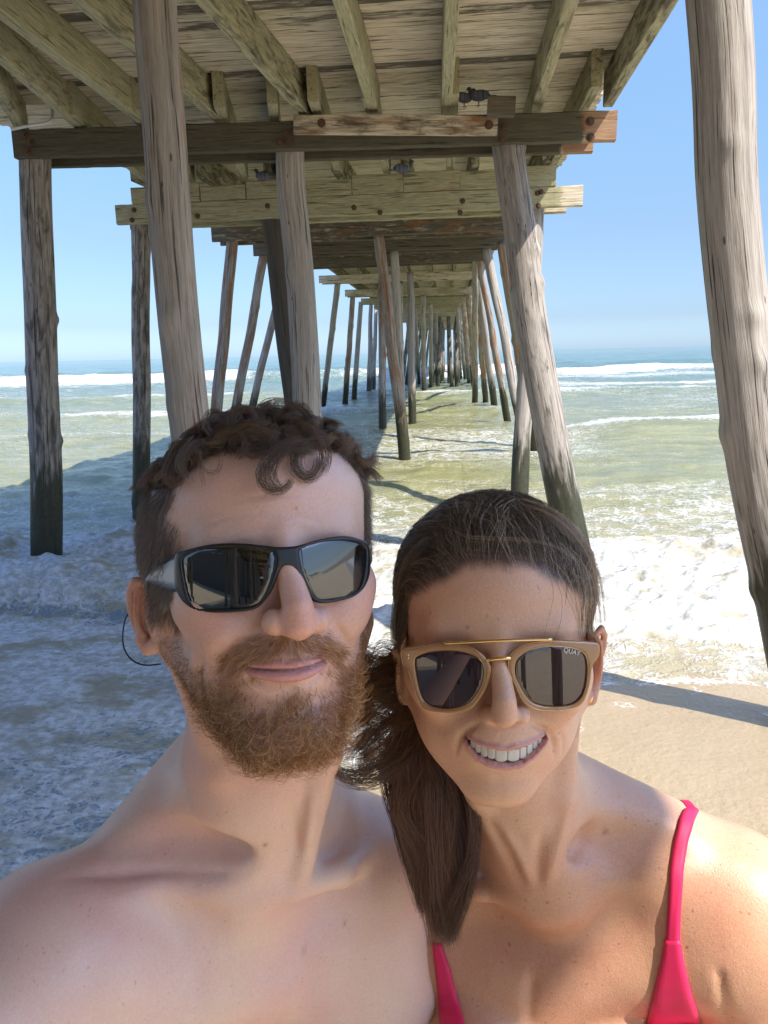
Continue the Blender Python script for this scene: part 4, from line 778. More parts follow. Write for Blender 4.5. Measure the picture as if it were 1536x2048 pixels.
LK = [([(612, 893, 'z', 92), (575, 895, 'z', 97), (540, 915, 'z', 100), (523, 945, 'z', 101), (528, 970, 'z', 100), (550, 981, 'z', 98), (572, 975, 'z', 97), (582, 958, 'z', 97)], 76, 5.2, 2.2),
      ([(585, 880, 'z', 98), (560, 905, 'z', 100), (545, 935, 'z', 101), (545, 960, 'z', 100), (558, 975, 'z', 99)], 51, 4.4, 2.4),
      ([(655, 880, 'z', 78), (625, 880, 'z', 84), (598, 898, 'z', 88), (590, 925, 'z', 89), (603, 948, 'z', 88), (622, 954, 'z', 86), (636, 938, 'z', 84), (638, 915, 'z', 83)], 93, 6.2, 3.6),
      ([(600, 850, 'z', 80), (625, 862, 'z', 84), (645, 890, 'z', 82), (650, 925, 'z', 78), (640, 945, 'z', 78)], 76, 6.2, 3.6),
      ([(360, 900, 'z', 50), (345, 925, 'z', 56), (335, 950, 'z', 58), (345, 965, 'z', 58), (362, 962, 'z', 58)], 76, 5.6, 3.0), ([(395, 880, 'z', 65), (370, 905, 'z', 70), (362, 935, 'z', 70), (372, 955, 'z', 70)], 68, 5.0, 2.6),
      ([(400, 905, 'z', 74), (405, 930, 'z', 78), (418, 944, 'z', 78), (438, 938, 'z', 78), (440, 915, 'z', 78)], 9, 1.9, 0.7), ([(400, 900, 'z', 74), (402, 940, 'z', 78), (407, 968, 'z', 79)], 9, 1.5, 0.5),
      ([(520, 870, 'z', 60), (520, 820, 'z', 60), (545, 805, 'z', 60), (575, 808, 'z', 60), (598, 828, 'z', 62)], 51, 4.4, 2.4), ([(560, 860, 'z', 50), (575, 820, 'z', 50), (600, 812, 'z', 50), (622, 840, 'z', 52), (625, 870, 'z', 56)], 51, 4.4, 2.4),
      ([(430, 880, 'z', 60), (412, 850, 'z', 60), (420, 825, 'z', 60), (440, 826, 'z', 60), (448, 842, 'z', 62)], 34, 3.5, 1.7), ([(480, 880, 'z', 66), (462, 840, 'z', 66), (475, 818, 'z', 64), (500, 822, 'z', 64), (512, 845, 'z', 66)], 51, 4.4, 2.2),
      ([(470, 870, 'z', 82), (500, 855, 'z', 86), (540, 870, 'z', 88), (560, 905, 'z', 92)], 76, 6.2, 4.2), ([(440, 890, 'z', 80), (450, 868, 'z', 82), (480, 868, 'z', 84), (490, 895, 'z', 88), (475, 915, 'z', 90)], 58, 5.0, 3.0), ([(540, 880, 'z', 84), (525, 905, 'z', 90), (500, 915, 'z', 92)], 41, 5.0, 2.4)]
for i, (g_, n_, a_, b_) in enumerate(LK):
    c_, rd_, k_ = lock(HM, g_, n_, a_, b_, seed=i, rr0=.00010, c1=(.26, .16, .095), jit=1.0); allc.append(c_); allr.append(rd_); allk.append(k_)
for i in range(60):   # flyaways
    j = r_.integers(0, S); 
    while topm[j] < .5: j = r_.integers(0, S)
    a_ = q[j]; dd = unit(nr[j]+.7*r_.normal(size=3)); e_ = unit(np.cross(dd, r_.normal(size=3))); tt = s[:, None]; Rr = r_.uniform(8, 22); L2 = r_.uniform(24, 40); th_ = tt*L2/Rr
    allc.append(HM.glob(a_+Rr*(np.sin(th_)*dd+(1-np.cos(th_))*e_))[None]); allr.append(np.full((1, K), .00006)); allk.append(np.full((1, K, 3), .07)*np.array([1, .8, .6]))
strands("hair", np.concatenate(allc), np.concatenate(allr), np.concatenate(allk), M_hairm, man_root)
# beard
bd, bl = beard_man(q2, V2); P, vi = sample_mesh(V2, Fm, bd*(q2[:, 1] > -170), 10500, 2); q = HM.loc(P); nr = unit(vnormals(V2, Fm)[vi] @ HM.R); S = len(P); K = 9; s = np.linspace(0, 1, K); L0 = bl[vi]*r_.uniform(.6, 1.6, S)
x, y, z = q.T; mus = (y > LIPC[1]-1) & (np.abs(x-LIPC[0]) < 40) & (z > 50); dm = unit(np.stack([np.sign(x-LIPC[0]-0.5)*np.clip(np.abs(x-LIPC[0])/14, .15, 1)*1.0, -.75+0*x, .25+0*x], 1)); db = unit(np.stack([.006*x, -.85+0*x, .25+0*x], 1))
d0 = np.where(mus[:, None], dm, db); d0 = unit(nr*np.where(mus, .33, .62)[:, None]+d0*.9+.42*r_.normal(size=(S, 3))*np.where(mus, .45, 1)[:, None]); e_ = unit(np.cross(d0, r_.normal(size=(S, 3)))); Rr = np.where(mus, r_.uniform(9, 26, S), r_.uniform(2.6, 9, S)*np.clip(L0/9, .6, 1.3)); th_ = s[None]*(L0/Rr)[:, None]
cv = q[:, None]+Rr[:, None, None]*(np.sin(th_)[..., None]*d0[:, None]+(1-np.cos(th_))[..., None]*e_[:, None])
bc = lerp(np.array([.20, .072, .026]), np.array([.78, .42, .16]), r_.beta(1.4, 2.0, S)); bc = lerp(bc, [.10, .06, .035], (.55*sstep(0, -40, x)*sstep(-70, -95, y)*r_.uniform(.3, 1, S)))
bc = np.where((r_.uniform(size=S) < .10)[:, None], [.72, .52, .28], bc); stub = sstep(40, 60, np.abs(x))*(L0 < 7); bc = lerp(bc, [.22, .15, .10], .5*stub)
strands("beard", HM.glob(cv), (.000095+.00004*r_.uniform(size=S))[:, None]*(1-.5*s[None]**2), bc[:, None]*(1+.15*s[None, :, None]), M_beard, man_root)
# ================================================================ HER HAIR
M_hairw = mhair("long_brown_hair", .34, .6)
rw = np.random.default_rng(5); qW = HW.loc(V2w); dn = scalp_woman(qW)*(qW[:, 1] > -70)*sstep(-75, -20, qW[:, 2]+.0)
P, vi = sample_mesh(V2w, Fw_, dn, 11000, 4); q = HW.loc(P); S = len(P); K = 14; s = np.linspace(0, 1, K)
skull = lambda Q: base_head(Q, hwp)
def grad(f, Q, e=.5):
    d0 = f(Q); return d0, unit(np.stack([f(Q+np.eye(3)[a]*e)-d0 for a in range(3)], -1))
tie = np.array([-30., -28., -92.]); L_ = rw.uniform(55, 120, S); cur = q.copy(); cvl = []; lay = rw.uniform(.2, 1, S); wav = rw.uniform(0, 6.28, (S, 3))
clump = rw.normal(0, 1, (60, 3)); cq = q[rw.choice(S, 60)]; ci = ((q[:, None]-cq[None])**2).sum(-1).argmin(1)
up_ = np.clip((cur[:, 1]-30)/40, 0, 1)
for k in range(K):
    d0, n0 = grad(skull, cur); tgt = 1.2+(3.2+4.2*np.clip((cur[:, 1]-20)/60, 0, 1)*1)*np.sin(min(1, s[k]*1.9)*math.pi/2)*lay+1.3*np.sin(wav[:, 0]+k*.5)*s[k]
    cur = cur+n0*(tgt-d0)[:, None]; cvl.append(cur.copy())
    dr = unit(tie-cur); dr = dr+np.stack([0*cur[:, 0], .9*np.clip(1-s[k]*1.6, 0, 1)*np.clip(cur[:, 2]/60, 0, 1)+0*cur[:, 0], 0*cur[:, 0]], 1)+.16*clump[ci]+.20*np.stack([np.sin(wav[:, 1]+k*.8), np.sin(wav[:, 2]+k*.7), 0*wav[:, 0]], 1)
    dr = dr-n0*(dr*n0).sum(-1)[:, None]; cur = cur+unit(dr)*(L_/(K-1))[:, None]
cv = np.stack(cvl, 1); x, y, z = q.T
bs = lerp(np.array([.075, .048, .030]), np.array([.38, .27, .18]), rw.beta(1.3, 3.0, S)); bs = np.where((rw.uniform(size=S) < .26)[:, None], [.56, .47, .36], bs)
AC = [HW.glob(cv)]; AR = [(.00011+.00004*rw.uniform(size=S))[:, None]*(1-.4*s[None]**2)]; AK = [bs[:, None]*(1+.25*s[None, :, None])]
def addl(g, n, a, b, sd, c0=(.045, .021, .013), c1=(.36, .18, .10), jit=1.2, r0=.0001, dark=2.6, K=14):
    c_, r__, k_ = lock(HW, g, n, a, b, K, r0, c0, c1, jit, sd, dark=dark); AC.append(c_); AR.append(r__); AK.append(k_)
blond = dict(c0=(.22, .14, .085), c1=(.50, .36, .22), dark=1.5, jit=.5)
# sun-bleached band over the top and down the right side
addl([(895, 1070, 'z', 62), (925, 1090, 'z', 72), (975, 1095, 'z', 76), (1040, 1097, 'z', 74), (1100, 1108, 'z', 66), (1150, 1140, 'z', 52), (1180, 1190, 'z', 38), (1190, 1240, 'z', 22)], 9, 8, 9, 31, **blond)
addl([(1040, 1010, 'z', 30), (1100, 1030, 'z', 38), (1150, 1075, 'z', 38), (1180, 1130, 'z', 32), (1194, 1190, 'z', 24), (1199, 1250, 'z', 16)], 60, 6, 5, 32, **blond)
addl([(1100, 1120, 'z', 60), (1140, 1160, 'z', 50), (1165, 1215, 'z', 40), (1180, 1265, 'z', 26), (1190, 1300, 'z', 8)], 150, 4, 3, 33, c0=(.08, .05, .03), c1=(.38, .26, .15), jit=.8)
addl([(1120, 1180, 'z', 56), (1145, 1215, 'z', 48), (1168, 1250, 'z', 36), (1182, 1285, 'z', 20)], 130, 5, 3, 34, c0=(.05, .03, .02), c1=(.28, .19, .11), jit=.8)
addl([(880, 1130, 'z', 62), (850, 1160, 'z', 52), (822, 1210, 'z', 36), (806, 1260, 'z', 18), (798, 1300, 'z', 0)], 220, 6, 4, 35, c0=(.05, .032, .022), c1=(.26, .20, .15), jit=.9)
addl([(860, 1090, 'z', 56), (825, 1120, 'z', 44), (805, 1180, 'z', 26), (796, 1240, 'z', 8), (795, 1290, 'z', -8)], 260, 6.5, 5, 36, c0=(.05, .034, .025), c1=(.32, .26, .20), jit=.9)
addl([(850, 1200, 'z', 44), (828, 1225, 'z', 36), (812, 1260, 'z', 22), (802, 1300, 'z', 4)], 160, 5, 4, 37, c0=(.06, .045, .034), c1=(.34, .29, .24), jit=.9)
# the tail gathered behind her right ear, falling between the two
D = .615
falls = [([(838, 1310, .63), (825, 1400, .625), (812, 1500, D), (822, 1600, D), (850, 1700, .61), (878, 1790, .61), (893, 1880, .612)], 480, 11, 13), ([(850, 1330, .64), (850, 1430, .63), (870, 1520, D), (905, 1620, D), (925, 1700, .61), (915, 1790, .61), (885, 1870, .612)], 520, 18, 10),
         ([(845, 1350, .64), (822, 1440, .63), (798, 1540, .62), (800, 1640, .615), (828, 1740, .61), (850, 1820, .61)], 300, 8, 7), ([(880, 1400, .64), (905, 1480, .63), (925, 1570, .62), (938, 1660, .615), (935, 1740, .61), (905, 1820, .61)], 380, 13, 7),
         ([(840, 1380, .65), (850, 1500, .64), (868, 1620, .63), (885, 1740, .625), (890, 1850, .62)], 500, 24, 12),
         ([(842, 1380, .64), (808, 1440, .65), (780, 1500, .645), (775, 1570, .63), (800, 1650, .625), (822, 1730, .62)], 160, 7, 6)]
for i, (g, n, a, b) in enumerate(falls): addl(g, n, a, b, 50+i, c1=(.17, .075, .042), jit=2.2, r0=.00012)
for i in range(40):
    x0 = rw.uniform(795, 900); xm = rw.uniform(785, 935); xe = rw.uniform(835, 925); ye = rw.uniform(1740, 1905); addl([(x0, rw.uniform(1340, 1450), .62), ((x0+xm)/2+rw.uniform(-10, 10), 1520, .61), (xm, 1620, .604), ((xm+xe)/2+rw.uniform(-14, 14), 1710, .602), (xe, ye, .606)], int(rw.integers(14, 40)), rw.uniform(2, 5), rw.uniform(.8, 3.5), 300+i, c0=(.045, .020, .012), c1=(.36, .17, .09), jit=1.4, r0=.00011)
addl([(935, 1560, .605), (948, 1640, .600), (940, 1720, .600), (905, 1790, .60), (880, 1830, .603)], 120, 6, 4, 60, c0=(.05, .022, .014), c1=(.26, .12, .07), jit=1.0)
addl([(860, 1560, .603), (862, 1650, .60), (868, 1740, .60), (872, 1800, .60)], 90, 10, 7, 61, c0=(.05, .022, .014), c1=(.26, .12, .07), jit=1.2)
# wind-blown strands reaching towards the man
wind = [([(825, 1330, .62), (780, 1345, .60), (735, 1370, .585), (700, 1390, .575)], 54, 11.0, 9.9), ([(830, 1370, .62), (780, 1390, .60), (735, 1400, .59), (695, 1425, .58)], 71, 11.0, 8.8), ([(835, 1400, .62), (790, 1440, .60), (750, 1480, .59), (735, 1510, .585)], 50, 8.8, 7.7), ([(840, 1450, .62), (790, 1510, .60), (740, 1545, .59), (690, 1545, .585), (655, 1525, .58)], 84, 8.8, 4.4),
        ([(845, 1480, .62), (800, 1530, .60), (750, 1563, .59), (700, 1562, .585), (665, 1538, .58)], 71, 6.6, 3.3), ([(825, 1300, .62), (780, 1300, .60), (740, 1310, .59), (715, 1345, .58)], 16, 8.8, 15.4), ([(820, 1290, .62), (780, 1262, .60), (745, 1280, .59), (720, 1330, .58)], 9, 6.6, 17.6),
        ([(835, 1420, .62), (780, 1430, .60), (730, 1440, .59), (690, 1470, .58), (670, 1500, .58)], 21, 7.7, 13.2), ([(830, 1360, .61), (800, 1430, .60), (770, 1500, .59), (700, 1530, .585)], 25, 11.0, 15.4)]
for i in range(60):
    y0 = rw.uniform(1290, 1500); y1 = 1300+(y0-1290)*1.0+rw.uniform(-30, 60); xe = rw.uniform(665, 760); g = [(832, y0, .62), (800, y0+rw.uniform(-10, 20), .61), (762, (y0+y1)/2+rw.uniform(-25, 35), .60), (725, y1+rw.uniform(-30, 20), .59), (xe, min(y1+rw.uniform(-30, 50), 1545), .58)]
    wind.append((g, int(rw.integers(12, 44)), rw.uniform(2, 5), rw.uniform(1.5, 7)))
for i, (g, n, a, b) in enumerate(wind): addl(g, n, a, b, 70+i, c0=(.06, .033, .020), c1=(.36, .21, .12), jit=2.6, r0=.00014, dark=1.8)
for i in range(330):   # flyaways over the crown and the sides
    j = rw.integers(0, S); a_ = cv[j, 6]; _, n_ = grad(skull, a_[None]); n_ = n_[0]; dd = unit(n_*.45+unit(tie-a_)*.6+.55*rw.normal(size=3)); e_ = unit(np.cross(dd, rw.normal(size=3))); R_ = rw.uniform(15, 60); L2 = rw.uniform(18, 55); th_ = s[:, None]*L2/R_
    AC.append(HW.glob(a_+R_*(np.sin(th_)*dd+(1-np.cos(th_))*e_))[None]); AR.append(np.full((1, K), .00006)); AK.append(np.full((1, K, 3), .16)*np.array([1, .78, .55]))
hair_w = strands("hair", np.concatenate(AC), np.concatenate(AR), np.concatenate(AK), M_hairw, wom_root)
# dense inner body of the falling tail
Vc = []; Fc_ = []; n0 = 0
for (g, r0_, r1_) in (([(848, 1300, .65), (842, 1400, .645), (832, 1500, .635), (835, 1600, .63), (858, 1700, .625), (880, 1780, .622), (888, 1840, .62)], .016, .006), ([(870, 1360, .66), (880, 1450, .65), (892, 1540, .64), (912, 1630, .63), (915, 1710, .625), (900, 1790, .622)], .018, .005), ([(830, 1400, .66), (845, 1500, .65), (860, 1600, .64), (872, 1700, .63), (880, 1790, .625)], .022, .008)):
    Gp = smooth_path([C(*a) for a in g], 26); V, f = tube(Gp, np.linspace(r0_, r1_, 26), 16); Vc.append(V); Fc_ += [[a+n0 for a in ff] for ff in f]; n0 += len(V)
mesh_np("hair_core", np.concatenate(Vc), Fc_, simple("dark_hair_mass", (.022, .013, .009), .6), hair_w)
# hair slide
V, Fc = ribbon([(HW.glob(WL(1181, 1250, 22)), HW.glob(WL(1188, 1246, 22))), (HW.glob(WL(1178, 1257, 22)), HW.glob(WL(1186, 1254, 22)))], .001)
# ================================================================ SAND AND SEA
def shore(x): return 1.7 + 3.35*sstep(-1.6, 0.35, x) + 0.18*perlin(V3(x*0.7, 3.3, 0)) + 0.05*perlin(V3(x*2.9, 8.3, 0))
def sand_h(x, y):
    d = shore(x)-y
    h = np.where(d > 0, 0.35*(1-np.exp(-d*0.16)), d*0.055)
    h = np.maximum(h, -1.6)
    h = h + 0.012*perlin(V3(x*1.3, y*1.3, 2)) + 0.004*perlin(V3(x*6, y*6, 5))*sstep(-.5, 2, d)
    dn = sstep(24, 42, -y); h = h + dn*(2.6+1.3*fbm(V3(x*0.06, y*0.06, 9), 3))
    return h
def grid(xs2, ys2, zf):
    ny, nx = xs2.shape; z = zf(xs2, ys2); v = np.stack([xs2, ys2, z], -1).reshape(-1, 3)
    i = np.arange(nx-1)[None]+np.arange(ny-1)[:, None]*nx; f = np.stack([i, i+1, i+1+nx, i+nx], -1).reshape(-1, 4); return v, f
def msand():
    m, nt, b = newmat("sand"); n = N(nt); p = n.pos(); s = n.sep(p); wet = n.attr('wet')
    g1 = n.noise(p, 1.2, 5); g2 = n.noise(p, 420, 2); g3 = n.noise(p, 26, 4)
    c = n.mix(n.ramp(g1, .3, .7), (.35, .262, .145), (.46, .358, .205)); c = n.mix(n.ramp(g2, .35, .7), c, (.56, .46, .30))
    c = n.mix(n.ramp(g3, .62, .72, 0, .5), c, (.25, .19, .12))
    c = n.mix(n.math('MULTIPLY', wet, .55), c, (.33, .235, .135))
    fo = n.attr('scum'); fv = n.voro(n.vmul(n.noise(p, 5, 3, .6, 0, 1), (.25, .25, .25), p), 17., 'DISTANCE_TO_EDGE'); fq = n.ramp(n.math('ADD', fo, n.math('MULTIPLY', n.ramp(fv, 0., .25, 1., 0.), .5)), .85, 1.15); c = n.mix(fq, c, (.80, .79, .76))
    v = n.attr('veg'); c = n.mix(v, c, n.mix(n.noise(p, .9, 5), (.02, .035, .012), (.09, .11, .04)))
    # shell grit
    vo = n.voro(p, 38); sh = n.math('MULTIPLY', n.ramp(vo, .10, .06), n.ramp(n.noise(p, 7, 2), .52, .6)); c = n.mix(sh, c, (.62, .55, .46))
    nt.links.new(c, b.inputs['Base Color'])
    nt.links.new(n.math('MULTIPLY_ADD', wet, -.72, .9), b.inputs['Roughness'])
    nt.links.new(n.bump(n.math('ADD', n.math('ADD', n.math('MULTIPLY', g2, .25), g3), n.math('MULTIPLY', n.noise(p, 5, 4), 1.6)), .85, .012), b.inputs['Normal']); return m
v_ = np.linspace(-1, 1, 420); ys = np.concatenate([np.linspace(-60, -3, 150)[:-1], np.linspace(-3, 9, 300)[:-1], np.linspace(9, 60, 60)])
X = v_[None, :]**3*70+v_[None, :]*6 + 0*ys[:, None]; Y = np.broadcast_to(ys[:, None], X.shape)
v, f = grid(X, Y, sand_h); d = shore(v[:, 0])-v[:, 1]
wetn = fbm(V3(v[:, 0]*.8, v[:, 1]*.8, 3), 3)
wet = 1-sstep(1.9, 3.2, d+wetn*.5); veg = sstep(1.7, 2.5, v[:, 2]+fbm(V3(v[:, 0]*.3, v[:, 1]*.3, 4), 3))
scum = np.maximum(1.0-np.abs(d-.42-.25*wetn-.12*np.sin(v[:, 0]*2.1))/.13, .75*(1-np.abs(d-.95-.3*wetn)/.10))*(v[:, 0] > -1)*(.6+.5*sstep(-.3, .4, fbm(V3(v[:, 0]*2, v[:, 1]*2, 7), 3)))
scum = np.maximum(scum, .62*sstep(1.3, .5, d+.3*wetn)*sstep(-.1, .35, fbm(V3(v[:, 0]*2.6, v[:, 1]*2.6, 17), 3))*(v[:, 0] > -1))
sand = tag(mesh_np("sand_beach", v, f, msand(), attrs={'wet': ('FLOAT', wet), 'veg': ('FLOAT', veg), 'scum': ('FLOAT', scum)}), kind='structure')
v_ = np.array([[-4000, -4000, -1.75], [4000, -4000, -1.75], [4000, 6000, -1.75], [-4000, 6000, -1.75]]); tag(mesh_np("seabed", v_, [[0, 1, 2, 3]], simple("seabed_sand", (.2, .17, .11), .9), smooth=False), kind='structure')

# ---- sea
def crest(y, y0, wd_f, wd_b, h):     # steep front (towards the beach), long back
    d = y-y0; return h*np.where(d < 0, np.exp(-(d/wd_f)**2), np.exp(-(d/wd_b)**2))
def lerp1(a, b, t): return a*(1-t)+b*t
def sea_fields(x, y):
    n1 = fbm(V3(x*.12, y*.05, 1), 3); n2 = fbm(V3(x*.45, y*.9, 2), 4); n3 = fbm(V3(x*1.6, y*2.6, 3), 4); n4 = fbm(V3(x*5, y*7, 4), 3)
    far = sstep(30, 140, y); z = 0.0*x; foam = 0.0*x - 1.0
    wob = 1.1*n1
    R = sstep(1.0, 3.5, x-0.06*y); L = sstep(-1.0, -4, x+0.0*y)
    # distant swells
    z += .22*np.sin(y*0.26+n1*3)*sstep(60, 90, y)*(1-sstep(250, 600, y))
    z += crest(y, 70+6*n1+.05*x, 2.2, 6, .85)*(1-.35*R); bk = np.clip(fbm(V3(x*.045, 7, y*.02), 4)*2.0+.30+.35*R-.10*L, 0, 1); foam = np.maximum(foam, (1.0-np.abs(y-68.8-6*n1-.05*x)/3.4)*(.25+.85*bk)+.25*n3)
    foam = np.maximum(foam, R*(1.0-np.abs(y-63-5*n1)/6)*.45)
    z += crest(y, 97+8*n1, 4, 8, .6)*.6
    z += crest(y, 37+3*n1-.08*x, 1.6, 3.5, .28); foam = np.maximum(foam, (.8-np.abs(y-37.5-3*n1+.08*x)/2.2)*(.25+.6*np.clip(.4+2*fbm(V3(x*.1, 3, y*.05), 3), 0, 1)+.15*R))
    foam = np.maximum(foam, (.85-np.abs(y-49-4*n1)/4)*(.1+.6*R))
    z += crest(y, 27+2.2*n1, 1.4, 3, .20)*(1-.5*R); foam = np.maximum(foam, (.85-np.abs(y-27-2.2*n1)/1.5)*(.2+.7*L*np.clip(.5+2*fbm(V3(x*.15, 9, y*.05), 3), 0, 1)))
    z += crest(y, 19.6+1.2*n1, 1.5, 3.2, .42)*(.3+.7*R); foam = np.maximum(foam, (1.05-np.abs(y-19.9-1.2*n1+.2*n3)/.75)*(.25+.7*R))
    z += crest(y, 14.0+1.5*n1, 1.2, 2.5, .14)
    z += crest(y, 11.3+.7*n1+.3*n2, .7, 1.8, .12)
    foam = np.maximum(foam, .31*sstep(13, 9.5, y+n2*1.5)+.06*R*(1-sstep(24, 40, y))+.05*n1)
    foam = np.maximum(foam, .30*(1-sstep(1.5, 5, np.abs(y-17)))*(1-R)*(1-L))
    foam = np.maximum(foam, (.06+.16*n1)*sstep(10, 16, y)*(1-sstep(50, 75, y)))
    # shore break: tumbling bore
    bore = 8.3+.5*n1*1.2+.45*perlin(V3(x*.5, 1, 0)); fr = shore(x)
    front = lerp1(5.6+.5*perlin(V3(x*.9, 5, 0)), fr, sstep(-1.5, .1, x))
    ins = sstep(front-.05, front+.5, y)*(1-sstep(bore-.6, bore+1.1, y+.5*n2))
    foam = np.maximum(foam, ins*(1.05+.35*n3)); 
    z += ins*(.10+.06*n3+.018*n4)*(1+.25*L)*sstep(fr-.3, fr+1.2, y)
    z += ins*L*.14*np.clip(n2+.3, 0, 1)+ins*.012*fbm(V3(x*9, y*9, 11), 3)
    # splash mounds on the left by the near pile
    for (cx, cy, hh, s) in ((-4.9, 7.0, .22, .35), (-3.4, 8.4, .16, .5), (-2.4, 6.9, .12, .45), (-5.6, 7.9, .22, .5), (-1.8, 7.4, .16, .6), (1.9, 6.2, .12, .6), (3.1, 5.9, .12, .5), (2.4, 7.4, .1, .7)):
        e = np.exp(-((x-cx)**2+((y-cy)*.9)**2)/s**2); z += e*hh*(.75+.22*n4+.35*n3); foam = np.maximum(foam, e*1.3)
    # thin wash with lacing on the left
    wash = (1-sstep(front-.1, front+.5, y))*sstep(.15, -.5, x)
    foam = np.where(wash > 0.01, np.maximum(foam*(1-wash), wash*(.55+.22*n2+.12*n3+.20*sstep(3.2, 5.2, y))), foam)
    amp = sstep(1.0, 9, y); ch = (1-far*.6)
    z += amp*ch*(.045*n2*(1+.02*np.minimum(y, 60))+.030*n3)+.004*n4
    z += .05*sstep(10, 30, y)*fbm(V3(x*.25, y*.5, 6), 3)
    return z, foam
def sea_z(x, y):
    return sea_fields(x, y)[0]
def msea():
    m, nt, b = newmat("sea_water"); n = N(nt); p = n.pos(); s = n.sep(p); Yw = s[1]
    foam = n.attr('foam'); tur = n.attr('turb')
    w1 = n.noise(n.vmul(p, (.55, 1.6, 1.)), 1.5, 6, .6, .5); w2 = n.noise(n.vmul(p, (.6, 1.6, 1)), 7, 4, .6, .5)
    dist = n.ramp(Yw, 30., 220.)
    deep = n.mix(n.ramp(w1, .3, .7), (.075, .145, .115), (.10, .175, .135))
    near = n.mix(n.ramp(w1, .3, .7), (.185, .182, .075), (.27, .252, .115)); near = n.mix(tur, near, n.mix(n.attr('shade_blue'), (.40, .335, .205), (.20, .255, .28)))  # left wash tinted blue-grey: shade and sky reflection put into the water colour
    c = n.mix(n.ramp(Yw, 14., 75.), near, n.mix(.35, deep, (.125, .165, .115))); c = n.mix(n.ramp(Yw, 80., 160.), c, deep)
    # foam lacing
    wv = n.vmul(p, (1., 1.25, 1.)); wr = n.noise(wv, 3.5, 3, .6, 0, 1); wq = n.vmul(wr, (.35, .35, .35), wv)
    ce = n.voro(wq, 4.2, 'DISTANCE_TO_EDGE'); ce2 = n.voro(wq, 13., 'DISTANCE_TO_EDGE'); ce3 = n.voro(wq, 38., 'DISTANCE_TO_EDGE'); fn_ = n.noise(n.vmul(p, (.8, 1.3, 1.)), 26, 5, .7)
    lac = n.math('ADD', n.math('MULTIPLY', n.ramp(ce, .0, .30, 1., 0.), .24), n.math('MULTIPLY', n.ramp(ce2, .0, .33, 1., 0.), .28))
    lac = n.math('ADD', lac, n.math('MULTIPLY', n.ramp(ce3, .0, .4, 1., 0.), .20))
    lac = n.math('ADD', lac, n.math('MULTIPLY', n.noise(n.vmul(p, (.5, 1.5, 1.)), 1.6, 8, .7), .62)); lac = n.math('ADD', lac, n.math('MULTIPLY_ADD', fn_, .36, -.18))
    t = n.math('ADD', foam, lac); fm = n.ramp(t, .92, 1.34)
    br = n.noise(p, 16, 5, .65)
    fc = n.mix(n.ramp(br, .34, .66), (.40, .39, .34), (.66, .66, .64)); fc = n.mix(n.ramp(n.noise(n.vmul(p, (.7, 1.3, 1.)), 2.3, 6, .65), .47, .62, 0., .8), fc, (.33, .28, .17))
    c2 = n.mix(fm, c, fc); nt.links.new(c2, b.inputs['Base Color'])
    nt.links.new(n.math('MULTIPLY_ADD', fm, .55, .12), b.inputs['Roughness']); b.inputs['IOR'].default_value = 1.33
    nt.links.new(n.math('MULTIPLY_ADD', fm, -.35, .5), b.inputs['Specular IOR Level'])
    bm1 = n.bump(n.math('ADD', n.math('MULTIPLY', w2, .5), n.math('MULTIPLY', w1, 1.)), .55, .07)
    bm2 = n.bump(n.math('ADD', n.math('MULTIPLY', br, 1.), n.math('MULTIPLY', fm, .5)), .6, .03, bm1)
    nt.links.new(bm2, b.inputs['Normal']); return m
rows = np.concatenate([np.linspace(0.9, 10, 420)[:-1], np.exp(np.linspace(math.log(10), math.log(110), 420))[:-1], np.exp(np.linspace(math.log(110), math.log(6000), 90))])
u = np.linspace(-1, 1, 720); hw = rows*0.76+3.4; hw = np.where(rows > 60, hw+(rows-60)*.8, hw)
X = u[None, :]*hw[:, None]+np.sign(u)[None, :]*np.clip(np.abs(u)-.86, 0, 1)[None, :]**1.5/.14**1.5*45; Y = np.broadcast_to(rows[:, None], X.shape).copy()
Z, FO = sea_fields(X, Y)
ny, nx = X.shape; ii = np.arange(nx-1)[None]+np.arange(ny-1)[:, None]*nx; fq = np.stack([ii, ii+1, ii+1+nx, ii+nx], -1).reshape(-1, 4)
tb = np.clip(1-sstep(5.5, 12, Y+1.2*fbm(V3(X*.3, Y*.5, 8), 3)), 0, 1)*.9
sea = tag(mesh_np("sea_water", np.stack([X, Y, Z+.012], -1).reshape(-1, 3), fq, msea(), attrs={'foam': ('FLOAT', FO.ravel()), 'turb': ('FLOAT', tb.ravel()), 'shade_blue': ('FLOAT', np.clip(sstep(.3, -1.2, X), 0, 1).ravel())}), kind='structure')
